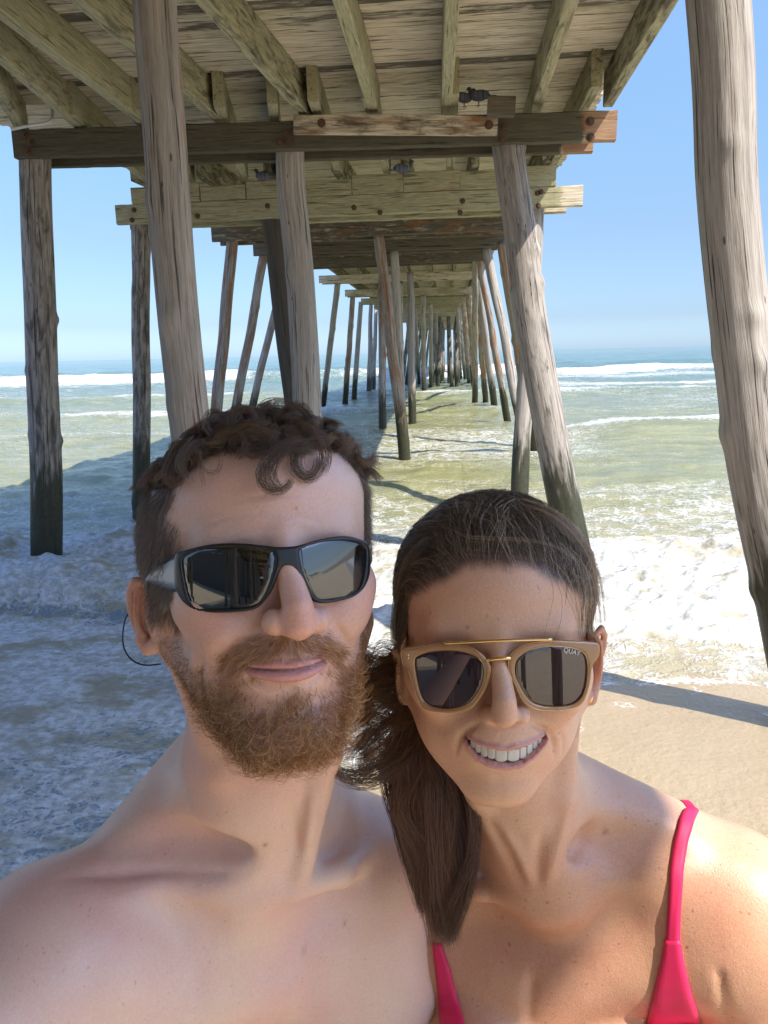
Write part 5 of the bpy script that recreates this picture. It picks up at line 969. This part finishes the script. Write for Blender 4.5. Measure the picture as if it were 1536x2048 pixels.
# ================================================================ PIER
def mwood(name, pile=False):
    m, nt, b = newmat(name); n = N(nt); g = n.attr('gc', 'Vector'); t = n.attr('tint', 'Color'); ts = n.nt.nodes.new('ShaderNodeSeparateColor'); nt.links.new(t, ts.inputs[0])
    moss, dark, rust = ts.outputs[0], ts.outputs[1], ts.outputs[2]
    st = (0.45, 14., 14.) if pile else (1.1, 20., 20.)
    fib = n.noise(n.vmul(g, st), 3.2, 6, .65, .6); fine = n.noise(n.vmul(g, (3., 60., 60.)), 3., 4, .6)
    big = n.noise(n.vmul(g, (1.1, 3., 3.)), 1.4, 5, .6)
    if pile: base = n.mix(n.ramp(fib, .25, .75), (.19, .155, .125), (.47, .42, .36)); base = n.mix(n.ramp(n.noise(n.vmul(g, (.5, 2.5, 2.5)), 1.3, 3), .35, .65, .0, .55), base, (.30, .26, .22)); base = n.mix(n.ramp(n.noise(n.vmul(g, (.45, 14., 14.)), 1.2, 3), .5, .68, .0, .6), base, (.13, .10, .08))
    else: base = n.mix(n.ramp(fib, .25, .75), (.36, .285, .18), (.78, .67, .47))
    base = n.mix(n.ramp(fine, .35, .75, 0, .35), base, (.56, .50, .42))
    crk = n.noise(n.vmul(g, (.8, 40., 40.) if pile else (1.2, 30., 30.)), 1.6, 3, .5, .3)
    cm = n.ramp(crk, .335, .385, 1., 0.); base = n.mix(n.math('MULTIPLY', cm, .85), base, (.035, .027, .02))
    mm = n.ramp(n.math('MULTIPLY_ADD', moss, .9, n.math('SUBTRACT', big, .62)), .2, .42); base = n.mix(n.math('MULTIPLY', mm, .62), base, n.mix(n.ramp(fine, .3, .7), (.11, .115, .035), (.34, .335, .15)))
    b2 = n.noise(n.vmul(g, (2.2, 9., 9.)), 1.7, 6, .65, .5)
    dm = n.ramp(n.math('MULTIPLY_ADD', dark, 1.0, n.math('SUBTRACT', b2, .72)), .12, .40); base = n.mix(n.math('MULTIPLY', dm, .86), base, n.mix(fib, (.028, .024, .018), (.085, .068, .045)))
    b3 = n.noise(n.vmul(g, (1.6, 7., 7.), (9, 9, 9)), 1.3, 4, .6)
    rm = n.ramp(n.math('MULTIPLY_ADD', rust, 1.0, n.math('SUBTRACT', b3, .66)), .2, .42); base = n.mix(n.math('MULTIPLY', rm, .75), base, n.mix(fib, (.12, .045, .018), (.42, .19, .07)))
    if pile:
        vo = n.voro(n.vmul(g, (1.6, 5., 5.)), 2.1); kn = n.ramp(vo, .06, .10, 1., 0.); base = n.mix(n.math('MULTIPLY', kn, .8), base, (.06, .04, .025))
        z = n.sep(n.pos())[2]; wl = n.math('MULTIPLY_ADD', n.noise(n.vmul(g, (1.5, 10., 10.)), 2.2, 5), -1.5, n.math('ADD', z, -.12))
        wm = n.ramp(wl, -.05, .45, 1., 0.); base = n.mix(wm, base, n.mix(n.noise(g, 30, 4), (.018, .018, .012), (.075, .072, .038)))
        nt.links.new(n.math('MULTIPLY_ADD', wm, -.35, .8), b.inputs['Roughness'])
    else: b.inputs['Roughness'].default_value = .85
    nt.links.new(base, b.inputs['Base Color']); b.inputs['Specular IOR Level'].default_value = .25
    h = n.math('ADD', n.math('MULTIPLY', fib, .7), n.math('MULTIPLY', cm, -1.2)); h = n.math('ADD', h, n.math('MULTIPLY', fine, .3))
    nt.links.new(n.bump(h, .9, .012 if pile else .008), b.inputs['Normal']); return m
M_pile = mwood("weathered_pile_wood", True); M_tim = mwood("mossy_timber"); 
M_bolt = simple("rusted_steel", (.13, .075, .045), .7, .5)
pier = tag(empty("pier", (-1.4, 4.5, 0)), "weathered wooden fishing pier on round timber piles running out over the surf", "pier")
PIN = Matrix.Translation((1.4, -4.5, 0))
def under_pier(o, label=None):
    o.parent = pier; o.matrix_parent_inverse = PIN
    if label: o['label'] = label
    return o
def pile(pts, r0, r1, tint, seed, label=None, zend=-1.3, lump=1.0, name="pile"):
    """pts: list of world points from top downwards"""
    pts = [np.array(p, float) for p in pts]; d = pts[-1]-pts[-2]
    if pts[-1][2] > zend: pts.append(pts[-1]+d*((zend-pts[-1][2])/d[2]))
    seg = [np.linalg.norm(pts[i+1]-pts[i]) for i in range(len(pts)-1)]; L = sum(seg); cs = np.concatenate([[0], np.cumsum(seg)])
    near = abs(pts[0][1]) < 9; n = int(L/(.035 if near else .14))+2; k = 56 if near else 20
    s = np.linspace(0, L, n); P = np.array(pts); C = np.stack([np.interp(s, cs, P[:, i]) for i in range(3)], 1)
    if len(pts) > 3:
        K = max(1, int(n*.06)); ker = np.hanning(2*K+1); ker /= ker.sum()
        C = np.stack([np.convolve(np.pad(C[:, i], K, mode='reflect', reflect_type='odd'), ker, 'valid') for i in range(3)], 1)
    C[:, 0] += .022*lump*perlin(V3(s*.8, seed*3.1, 0)); C[:, 1] += .02*lump*perlin(V3(s*.8, seed*3.1, 9))
    th = np.linspace(0, 2*math.pi, k, endpoint=False); R = np.linspace(r0, r1, n)[:, None]*np.ones((1, k))
    q = V3(np.cos(th)[None]*1.2+seed*5.7, np.sin(th)[None]*1.2, s[:, None]*.9); R *= 1+.045*lump*perlin(q)
    q2 = V3(np.cos(th)[None]*6+seed, np.sin(th)[None]*6, s[:, None]*.55+seed); cr = perlin(q2); R -= (r0*.05)*np.clip(.12-np.abs(cr), 0, .12)/.12*(perlin(V3(s[:, None]*.9, th[None]*1.5, seed)) > -.05)
    # knots
    rk = np.random.default_rng(seed+100)
    for _ in range(int(L*2.2)):
        s0 = rk.uniform(0, L); t0 = rk.uniform(0, 2*math.pi); a = rk.uniform(.02, .05)*lump; dth = np.angle(np.exp(1j*(th[None]-t0)))*r0
        R += a*.55*np.exp(-((s[:, None]-s0)**2+dth**2)/(rk.uniform(.03, .08))**2)
    ax = (P[-1]-P[0])/np.linalg.norm(P[-1]-P[0]); e1 = np.cross(ax, (0, 1, 0)); e1 /= np.linalg.norm(e1); e2 = np.cross(ax, e1)
    v = C[:, None]+R[..., None]*(np.cos(th)[None, :, None]*e1+np.sin(th)[None, :, None]*e2)
    g = np.stack([np.broadcast_to(s[:, None]+seed*3.3, R.shape), np.cos(th)[None]*r0*1.1+seed+0*R, np.sin(th)[None]*r0*1.1+0*R], -1)
    ii = np.arange(k)[None]+np.arange(n-1)[:, None]*k; jj = (np.arange(k)+1) % k; jj = jj[None]+np.arange(n-1)[:, None]*k
    f = np.stack([ii, jj, jj+k, ii+k], -1).reshape(-1, 4).tolist(); f.append(list(range(k))[::-1]); f.append([(n-1)*k+i for i in range(k)])
    T = np.tile(tint, (n*k, 1)); o = mesh_np(name, v.reshape(-1, 3), f, M_pile, None, {'gc': ('FLOAT_VECTOR', g.reshape(-1, 3)), 'tint': ('FLOAT_COLOR', T)})
    return under_pier(o, label)
def bolt(p, nrm, r=.022, parent=None):
    nrm = Vector(nrm).normalized(); bm = bmesh.new()
    bmesh.ops.create_cone(bm, cap_ends=True, segments=14, radius1=r*1.5, radius2=r*1.45, depth=.008)
    g = bmesh.ops.create_cone(bm, cap_ends=True, segments=6, radius1=r*.8, radius2=r*.7, depth=.03); bmesh.ops.translate(bm, verts=g['verts'], vec=(0, 0, .015))
    me = bpy.data.meshes.new("bolt"); bm.to_mesh(me); bm.free(); me.materials.append(M_bolt)
    o = bpy.data.objects.new("bolt", me); COL.objects.link(o)
    M = Matrix.Translation(Vector(p)+nrm*.004) @ nrm.to_track_quat('Z', 'Y').to_matrix().to_4x4()
    o.parent = parent; o.matrix_parent_inverse = PIN if parent is pier else Matrix.Identity(4); o.matrix_basis = M; return o
# ---- caps: (Y, left px, right px, y at left top,y left bottom, y right top, y right bottom)
caps = [(7.5, (30, 262, 318), (1232, 222, 283), (.95, .78, .16)), (9.8, (234, 411, 450), (1165, 371, 413), (.75, .25, .1)),
        (13.9, (424, 455, 482), (1060, 425, 462), (.3, .62, .35)), (17.3, (507, 488, 512), (1010, 468, 494), (.15, .75, .1)), (21.5, (565, 518, 536), (983, 500, 522), (.1, .7, .2)),
        (25.5, (638, 552, 566), (955, 540, 556), (.2, .3, .1)), (30, (690, 580, 593), (943, 573, 587), (.5, .15, .1)), (34.5, (722, 597, 608), (936, 592, 604), (.7, .1, .1)),
        (39, (748, 608, 618), (930, 604, 615), (.6, .2, .1))]
cap_ends = []
def fcap(i, Y, a, b, tint, th=.085, name="cap_beam"):
    lt, lb = PY(a[0], a[1], Y), PY(a[0], a[2], Y); rt, rb = PY(b[0], b[1], Y), PY(b[0], b[2], Y)
    ht = ((lt-lb)[2]+(rt-rb)[2])/2; A = (lt+lb)/2; B = (rt+rb)/2
    for k, dy in enumerate((0.0, .30 if i < 2 else .34)):
        mb = MB(); s = .0 if k == 0 else -.06; o = np.array([0, dy, -.02 if k else 0]); e = np.array([.05*k, 0, 0])
        mb.beam(A+o+e, B+o-e*3, th, ht, tint=tint, wob=.0015, bev=.01, tend=((.0, .0, .95), .34) if i == 0 else ((.2, .0, .0), .3) if i == 1 else None); under_pier(mb.build(name, M_tim))  # right ends: rust on the first cap, sunlit paleness painted into both tints
    return A, B, ht
capinfo = []
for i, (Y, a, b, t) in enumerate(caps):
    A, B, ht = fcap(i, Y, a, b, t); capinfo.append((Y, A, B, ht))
    print("cap", Y, A.round(2), B.round(2), round(ht, 2))
Alast, Blast, hl = capinfo[-1][1], capinfo[-1][2], .3
Yf = [43.5, 48, 52.5, 57, 62, 67, 72, 78]
for Y in Yf:
    t = (Y-39)/39; A = np.array([Alast[0]*(1-t)+(-3.2)*t, Y, Alast[2]]); B = np.array([Blast[0]*(1-t)+1.3*t, Y, Alast[2]]); mb = MB()
    mb.beam(A, B, .3, .32, tint=(.4, .3, .1)); under_pier(mb.build("cap_beam", M_tim)); capinfo.append((Y, A, B, .32))
top1 = capinfo[0][1][2]+capinfo[0][3]/2; print("cap top", top1)
# bents landwards of the camera and the one just in front
back_bents = [3.7, -1.9, -5.4, -9, -12.8, -16.6, -20.5, -24.5, -28.5, -32.5]
ZC = 4.2
for Y in back_bents:
    mb = MB(); mb.beam((-4.25, Y, ZC), (1.55, Y, ZC), .09, .26, tint=(.5, .7, .2), wob=.002); mb2 = MB(); mb2.beam((-4.25, Y+.33, ZC), (1.5, Y+.33, ZC), .09, .26, tint=(.5, .7, .2), wob=.002)
    under_pier(mb.build("cap_beam", M_tim)); under_pier(mb2.build("cap_beam", M_tim))
# deck height along the pier (underside of the boards)
dz_y = np.array([-60, 7.5, 9.8, 13.9, 17.3, 21.5, 25.5, 30, 39, 80]); dz_z = np.array([4.63, 4.63, 4.63, 4.76, 4.92, 5.08, 5.0, 4.92, 4.88, 4.88])
def deck_z(y): return np.interp(y, dz_y, dz_z)
exl_y = np.array([-60, 2.2, 4.4, 6.5, 7.5, 9.8, 14, 30, 80]); exl = np.array([-5.0, -5.0, -5.0, -5.0, -4.95, -4.3, -4.25, -3.95, -3.2]); exr = np.array([2.07, 2.07, 1.50, 1.47, 1.47, 1.58, 1.5, 1.2, 1.3])  # right edge widened overhead, out of view, to shape the shade on the people
# deck boards: one part
mb_v = []; mb_g = []; mb_t = []; mb_f = []; nn = 0; Yb = -45.0
while Yb < 80:
    wd = .138; xl = np.interp(Yb, exl_y, exl)-rng.uniform(0, .03); xr = np.interp(Yb, exl_y, exr)+rng.uniform(0, .03)+(.14 if abs(Yb-5.9) < .08 else 0)
    z = float(deck_z(Yb))+rng.uniform(-.003, .003); o = rng.uniform(0, 90, 3); tt = (float(np.clip(rng.normal(.12, .1), 0, .5)), float(np.clip(rng.normal(.32, .13), .05, .8)), rng.uniform(0, .2))
    for ix in range(2):
        for (yy, zz) in ((0, 0), (wd, 0), (wd, .04), (0, .04)):
            mb_v.append(((xl, xr)[ix], Yb+yy, z+zz)); mb_g.append(((xl, xr)[ix]+o[0], yy+o[1], zz+o[2])); mb_t.append(tt)
    mb_f += [[nn+a for a in q] for q in ((0, 1, 5, 4), (1, 2, 6, 5), (2, 3, 7, 6), (3, 0, 4, 7), (3, 2, 1, 0), (4, 5, 6, 7))]; nn += 8
    Yb += wd+.007
under_pier(mesh_np("deck_boards", mb_v, mb_f, M_tim, None, {'gc': ('FLOAT_VECTOR', mb_g), 'tint': ('FLOAT_COLOR', mb_t)}, smooth=False))
def joist(a, b, zb, wd=.095, ht=.30, ext=(0, 0), tint=(.85, .32, .1)):
    a = np.array(a); b = np.array(b); d = (b-a)/np.linalg.norm(b-a); a = a-d*ext[0]; b = b+d*ext[1]; a[2] = b[2] = 0; a[2] = zb+ht/2; b[2] = zb+ht/2
    mb = MB(); mb.beam(a, b, wd, ht-.002, tint=tint, wob=.0015, bev=.008); under_pier(mb.build("joist", M_tim))
for (x0, y0, x1, y1) in ((0, 190, 35, 250), (0, 120, 145, 245), (0, 30, 275, 240), (150, 0, 425, 233), (400, 0, 605, 226), (678, 0, 748, 227), (905, 0, 892, 230), (1145, 0, 1070, 225), (1345, 0, 1215, 215)):
    a, b = PZ(x0, y0, 4.33), PZ(x1, y1, 4.33); s = (a[0]-b[0])/(a[1]-b[1]); A = np.array([a[0]-s*(a[1]-3.4), 3.4, 0]); B = np.array([b[0]+s*(7.72-b[1]), 7.72, 0])
    joist(A, B, 4.33, tint=(rng.uniform(.7, .95), rng.uniform(.25, .45), rng.uniform(.05, .35)))
for (x0, x1) in ((135, 285), (258, 372), (438, 480), (545, 556), (626, 675), (735, 772), (908, 900), (1087, 1040), (1192, 1108)):
    a = PY(x0, 215, 7.15); b = PY(x1, 370, 9.8); joist((a[0], 7.15, 0), (b[0], 10.05, 0), 4.335, tint=(rng.uniform(.7, .95), rng.uniform(.2, .4), .1))
ys_j = [9.7]+[c[0] for c in capinfo[2:]]
for k in range(len(ys_j)-1):
    ya, yb = ys_j[k], ys_j[k+1]
    for q in range(7 if k < 9 else 4):
        t = (q+.5)/(7 if k < 9 else 4); xa = np.interp(ya, exl_y, exl)*(1-t)+np.interp(ya, exl_y, exr)*t; xb = np.interp(yb, exl_y, exl)*(1-t)+np.interp(yb, exl_y, exr)*t
        A = np.array([xa, ya, deck_z(ya)-.16]); B = np.array([xb, yb+.2, deck_z(yb)-.16]); mb = MB(); mb.beam(A, B, .1, .3, tint=(.6, .5, .1)); under_pier(mb.build("joist", M_tim))
for xj in np.linspace(-4.7, 1.5, 8):
    mb = MB(); mb.beam((xj, -44, 4.48), (xj, 3.5, 4.48), .1, .29, tint=(.6, .5, .1)); under_pier(mb.build("joist", M_tim))
# blocking between joists on the second cap, ledger board on the first
z2t = capinfo[1][1][2]+capinfo[1][3]/2
xs = [262, 300, 400, 492, 556, 612, 704, 808, 920, 1000, 1112]
for i in range(len(xs)-1):
    a = PY(xs[i]+1, 380, 9.77); b = PY(xs[i+1]-1, 380, 9.77); h = .20+rng.uniform(-.03, .07); mb = MB()
    mb.beam((a[0], 9.77+rng.uniform(-.01, .015), z2t+h/2+.002), (b[0], 9.77, z2t+h/2+.002), .05, h, tint=(rng.uniform(.6, .95), .2, rng.uniform(0, .4)), wob=.001); under_pier(mb.build("blocking", M_tim))
A = PY(588, 250, 7.42); B = PY(995, 252, 7.42); mb = MB(); mb.beam(A, B, .05, .165, tint=(.3, .45, .35), wob=.002); under_pier(mb.build("ledger_board", M_tim), "short brown board bolted along the top of the nearest cap")
a = PY(975, 214, 7.3); b = PY(1030, 214, 7.3); mb = MB(); mb.beam(a, b, .12, .15, up=(.15, 0, 1), tint=(.1, .9, .3)); under_pier(mb.build("wood_block", M_tim))
# second timber under the first cap (drop beam behind)
for (x, y) in ((48, 270), (60, 285), (55, 302), (573, 268), (578, 284), (560, 284), (643, 246), (978, 250), (1008, 256), (1005, 280), (1180, 243), (1181, 275)):
    bolt(PY(x, y, 7.5-.045-(.06 if 588 < x < 995 and y < 262 else 0)), (0, -1, 0), .026, pier)
for (x, y) in ((268, 420), (264, 440), (535, 412), (395, 432), (708, 415), (760, 425), (925, 402), (1075, 386), (1082, 384), (1077, 412), (920, 425)):
    bolt(PY(x, y, 9.8-.045), (0, -1, 0), .022, pier)
# conduit at the left end of the first cap
cp = smooth_path([PY(22, 259, 7.2), PY(60, 251, 7.25), PY(90, 247, 7.3), PY(103, 240, 7.35), PY(105, 228, 7.4), PY(104, 200, 7.45)], 30)
V, Fc = tube(cp, .014); under_pier(mesh_np("conduit", V, Fc, simple("grey_pvc", (.6, .6, .58), .5)), "bent pale conduit under the deck at the left end of the nearest cap")
# ---- piles
WY = lambda px, py: PZ(px, py, 0.0)
def P2(x0, y0, Y0, x1, y1, Y1): return [PY(x0, y0, Y0), PY(x1, y1, Y1)]
near_piles = [
 ([PY(70, 300, 7.67), PY(76, 500, 7.62), PY(88, 800, 7.5), PY(95, 1140, 7.3)], .148, .162, (.1, .42, .12), 1, "upright pile under the left end of the nearest cap, black and wet at its foot"),
 ([PY(581, 262, 7.67), PY(582, 380, 7.67), PY(600, 560, 7.65), PY(612, 760, 7.6), PY(622, 1000, 7.5)], .135, .155, (.2, .25, .1), 2, "pale knotty pile under the middle of the nearest cap, behind the man's hair"),
 ([PY(1015, 275, 7.67), PY(1022, 340, 7.6), PY(1060, 640, 7.45), PY(1118, 940, 7.3), PY(1148, 1100, 7.2)], .148, .165, (.1, .36, .1), 3, "leaning pile with peeling bark under the right part of the nearest cap"),
 ([PY(303, -160, 4.62), PY(311, 80, 4.62), PY(338, 420, 4.6), PY(368, 700, 4.55), PY(390, 900, 4.5)], .122, .128, (.05, .16, .32), 4, "smooth tan pile standing in front of the nearest cap above the man's head"),
 ([PY(1430, -160, 4.45), PY(1439, 60, 4.4), PY(1448, 330, 4.35), PY(1477, 620, 4.3), PY(1512, 900, 4.2), PY(1566, 1180, 4.15), PY(1592, 1330, 4.1)], .150, .152, (.0, .20, .05), 5, "large grey pile with long cracks at the right edge of the photo"),
 ([PY(281, 425, 9.95), PY(283, 700, 9.9), PY(285, 1000, 9.8)], .115, .122, (.1, .45, .1), 6, "thin dark pile under the left end of the second cap"),
 ([PY(545, 420, 9.95), PY(568, 620, 9.9), PY(600, 860, 9.8)], .155, .16, (.0, .8, .05), 7, "blackened pile close behind the pale middle pile"),
 ([PY(1075, 395, 9.95), PY(1062, 600, 9.9), PY(1038, 1000, 9.4)], .095, .125, (.25, .25, .1), 8, "pile under the right end of the second cap, green towards the water")]
for a in near_piles: pile(*a)
mid = [ # x0,y0,Y0, x1,y1 (Y1 or None = at water), r0, r1, tint
 (466, 468, 14.05, 430, 850, 13.5, .105, .11), (530, 500, 17.45, 466, 850, 16.9, .10, .11), (575, 520, 21.6, 500, 830, 20.9, .10, .11), (757, 465, 14.05, 812, 930, None, .095, .125),
 (788, 500, 17.45, 806, 872, None, .10, .11), (763, 530, 21.6, 765, 866, None, .09, .12), (820, 545, 21.6, 826, 855, None, .09, .13), (1005, 485, 14.05, 1070, 906, None, .10, .11),
 (958, 515, 21.6, 1016, 846, None, .085, .12), (950, 515, 21.6, 950, 813, None, .08, .13), (973, 495, 17.45, 1046, 870, 16.9, .10, .11),
 (676, 560, 25.7, 645, 822, None, .10, .11), (706, 590, 30.2, 690, 812, None, .10, .13), (722, 604, 34.6, 708, 801, None, .10, .14), (742, 610, 39, 738, 795, None, .10, .15), (752, 612, 43.5, 746, 790, None, .1, .14),
 (950, 555, 25.7, 972, 806, None, .10, .13), (955, 555, 25.7, 990, 822, None, .10, .13), (936, 585, 30.2, 951, 785, None, .1, .13), (800, 565, 25.7, 801, 815, None, .10, .13), (846, 590, 30.2, 848, 790, None, .10, .13), (862, 605, 34.6, 862, 776, None, .10, .13),
 (815, 600, 34.6, 822, 780, None, .1, .13), (926, 600, 34.6, 938, 765, None, .1, .14), (915, 612, 39, 921, 757, None, .1, .14), (830, 612, 39, 838, 768, None, .1, .13), (872, 615, 43.5, 874, 765, None, .1, .13), (917, 612, 43.5, 930, 757, None, .1, .14)]
for i, (x0, y0, Y0, x1, y1, Y1, r0, r1) in enumerate(mid):
    b = WY(x1, y1) if Y1 is None else PY(x1, y1, Y1); hi = PY(x0, y0, Y0)
    pile([hi, b], r0, r1, (rng.uniform(0, .1), rng.uniform(.08, .28), rng.choice([.05, .1, .45])), 20+i, lump=1.2)
for k, Y in enumerate(Yf[1:]):
    t = (Y-39)/39
    for (xa, xb) in ((-2.6+.6*t, -3.1+.4*t), (-1.1, -1.2), (-.6, -.65), (-.1, 0), (.42, .5), (1.0+.1*t, 1.35)):
        pile([np.array([xa, Y+.15, 4.5]), np.array([xb+rng.uniform(-.15, .15), Y+.15, -.2])], .11, .13, (0, .5, .1), 60+k*4+int(xa*3+9), lump=1.)
for k, Y in enumerate(back_bents[1:]):
    for xa, xb in ((-3.6, -3.9), (-1.2, -1.2), (1.35, 1.75)):
        pile([np.array([xa, Y+.16, 4.3]), np.array([xb, Y+.16, -.2])], .14, .15, (0.05, .4, .1), 100+k*4+int(xa), lump=1.)
for (xa, xb) in ((-3.9, -4.4),): pile([np.array([xa, 4.6, 4.3]), np.array([xb, 4.6, -.2])], .14, .15, (0.05, .4, .1), 150)
for xr_ in (-4.9, 2.05):
    for h in (.45, .8, 1.12):
        mb = MB(); mb.beam((xr_, -44, 4.7+h), (xr_, 4.3, 4.7+h), .05, .13, tint=(.1, .3, .05)); under_pier(mb.build("rail", M_tim))
    for Y in np.arange(-43, 4, 2.4):
        mb = MB(); mb.beam((xr_*.985, Y, 4.68), (xr_*.985, Y, 5.85), .09, .09, up=(0, 1, 0), tint=(.1, .3, .05)); under_pier(mb.build("rail_post", M_tim))
# ================================================================ PIGEONS
def sdf_pigeon(p):
    d = ell(p, (0, 0, .085), (.085, .042, .045), rot(0, 0, 12)); d = smin(d, cone(p, (.06, 0, .105), (.085, 0, .145), .028, .018), .02); d = smin(d, ell(p, (.092, 0, .155), (.020, .016, .016)), .008)
    d = smin(d, cone(p, (.108, 0, .153), (.126, 0, .147), .006, .002), .004); d = smin(d, ell(p, (-.105, 0, .070), (.06, .022, .007), rot(0, 0, 10)), .02)
    for s in (-1, 1): d = smin(d, ell(p, (-.02, s*.034, .092), (.078, .014, .034), rot(0, 0, 14)), .008)
    return d
_a = axis_pts([(-.18, .14, .005)]); Vp, Fp, _n = polygonise(sdf_pigeon, _a, axis_pts([(-.07, .07, .005)]), axis_pts([(.02, .19, .005)]))
pc = lerp(np.tile([.10, .105, .12], (len(Vp), 1)), [.055, .07, .075], sstep(.05, .09, Vp[:, 0])*sstep(.09, .12, Vp[:, 2])); bar = (np.abs(Vp[:, 1]) > .03)*(np.abs(((Vp[:, 0]+.2) % .045)-.02) < .006)*(Vp[:, 0] < 0); pc = lerp(pc, [.03, .03, .035], bar*.9); pc = lerp(pc, [.04, .04, .05], sstep(-.13, -.15, Vp[:, 0]))
M_pig = mhair("pigeon_feathers", .7, .3); M_leg = simple("pigeon_leg_skin", (.35, .09, .07), .6)
def pigeon(px, py, Y, ang, label, sc=1.0, k=[None]):
    e = empty("pigeon"); tag(e, label, "bird", "pigeons roosting under the pier")
    if k[0] is None:
        b = mesh_np("plumage", Vp, Fp, M_pig, e, {'hc': ('FLOAT_COLOR', pc)}); L = []
        for s in (-1, 1):
            V, f = tube(smooth_path([(.0, s*.016, .05), (.004, s*.017, .02), (.0, s*.018, .004), (.025, s*.02, .003)], 12), .0028, 6); L.append(mesh_np("leg", V, f, M_leg, e))
        k[0] = [b]+L
    else:
        for o in k[0]: c = o.copy(); COL.objects.link(c); c.parent = e
    P = PY(px, py, Y); e.location = P.tolist(); e.rotation_euler = (0, 0, ang); e.scale = (sc,)*3
z1 = top1
def on_top(px, Y, z): P = PY(px, 300, Y); t = (z-2.15); return P
def pig_at(px, Y, z, ang, label, sc=1.0):
    # lands on the timber top at height z
    lo, hi = 0, 700
    for _ in range(40):
        m = (lo+hi)/2
        if PY(px, m, Y)[2] > z: lo = m
        else: hi = m
    pigeon(px, lo, Y, ang, label, sc)
pig_at(928, 7.52, z1+.005, .2, "dark pigeon with its back turned on top of the nearest cap", .95); pig_at(958, 7.5, z1+.005, 2.9, "grey pigeon beside the tilted wood block on the nearest cap", 1.0)
pig_at(527, 9.72, z2t+.16, 2.8, "dark pigeon roosting at the left of the second cap", 1.1); pig_at(806, 9.72, z2t+.16, .3, "pale pigeon roosting near the middle of the second cap", 1.2)
# ================================================================ UNSEEN HOUSE added behind the camera to darken the lens reflections
M_sid = simple("added_house_siding", (.13, .115, .095), .85); M_roof = simple("added_house_shingles", (.05, .05, .055), .9); M_win = simple("added_house_glass", (.02, .025, .03), .05); M_trim = simple("added_house_trim", (.6, .6, .58), .6)
ph = tag(empty("added_house", (-9, -24, 0)), "added unseen house that darkens the reflections in the sunglasses", "reflection blocker")
def box_mesh(name, a, b, mat, parent, lab=None):
    (x0, y0, z0), (x1, y1, z1_) = a, b; v = [(x, y, z) for x in (x0, x1) for y in (y0, y1) for z in (z0, z1_)]; f = [[0, 1, 3, 2], [4, 6, 7, 5], [0, 4, 5, 1], [2, 3, 7, 6], [0, 2, 6, 4], [1, 5, 7, 3]]
    return mesh_np(name, v, f, mat, parent, smooth=False)
box_mesh("wall", (-24, -4, 0), (7.2, 6, 9), M_sid, ph)
v = [(-24.6, -4.6, 9), (7.8, -4.6, 9), (7.8, 6.6, 9), (-24.6, 6.6, 9), (-24.6, 1, 12.3), (7.8, 1, 12.3)]; mesh_np("roof", v, [[0, 1, 5, 4], [2, 3, 4, 5], [0, 4, 3], [1, 2, 5], [0, 3, 2, 1]], M_roof, ph, smooth=False)
for x in (-21, -18, -15, -12, -9, -6, -3, 0, 3.6):
    wf = box_mesh("window", (x-.1, 6.003, 5.4), (x+1.4, 6.09, 7.3), M_trim, ph); box_mesh("pane", (x, 6.092, 5.5), (x+1.3, 6.11, 7.2), M_win, wf)
# ================================================================ SWIMWEAR below the frame
def garment(name, sdf, W, d0, d1, off, mat, parent, extra=None):
    def f(p):
        t = (p-W)@DN; return np.maximum(sdf(p)-off, np.maximum(t-d1, d0-t))
    c = W+DN*(d0+d1)/2; a = [axis_pts([(c[i]-r, c[i]+r, .009)]) for i, r in ((0, .30), (1, (d1-d0)/2+.10), (2, .28))]
    V, Fq, _ = polygonise(f, *a); return mesh_np(name, V, Fq, mat, parent)
garment("swim_shorts", sdf_man, C(470, 2130, .80), .30, .78, .009, simple("navy_swim_fabric", (.02, .03, .07), .8), man_root)
garment("bikini_bottom", sdf_woman, C(1140, 2060, .765), .40, .54, .004, M_pink, wom_root)
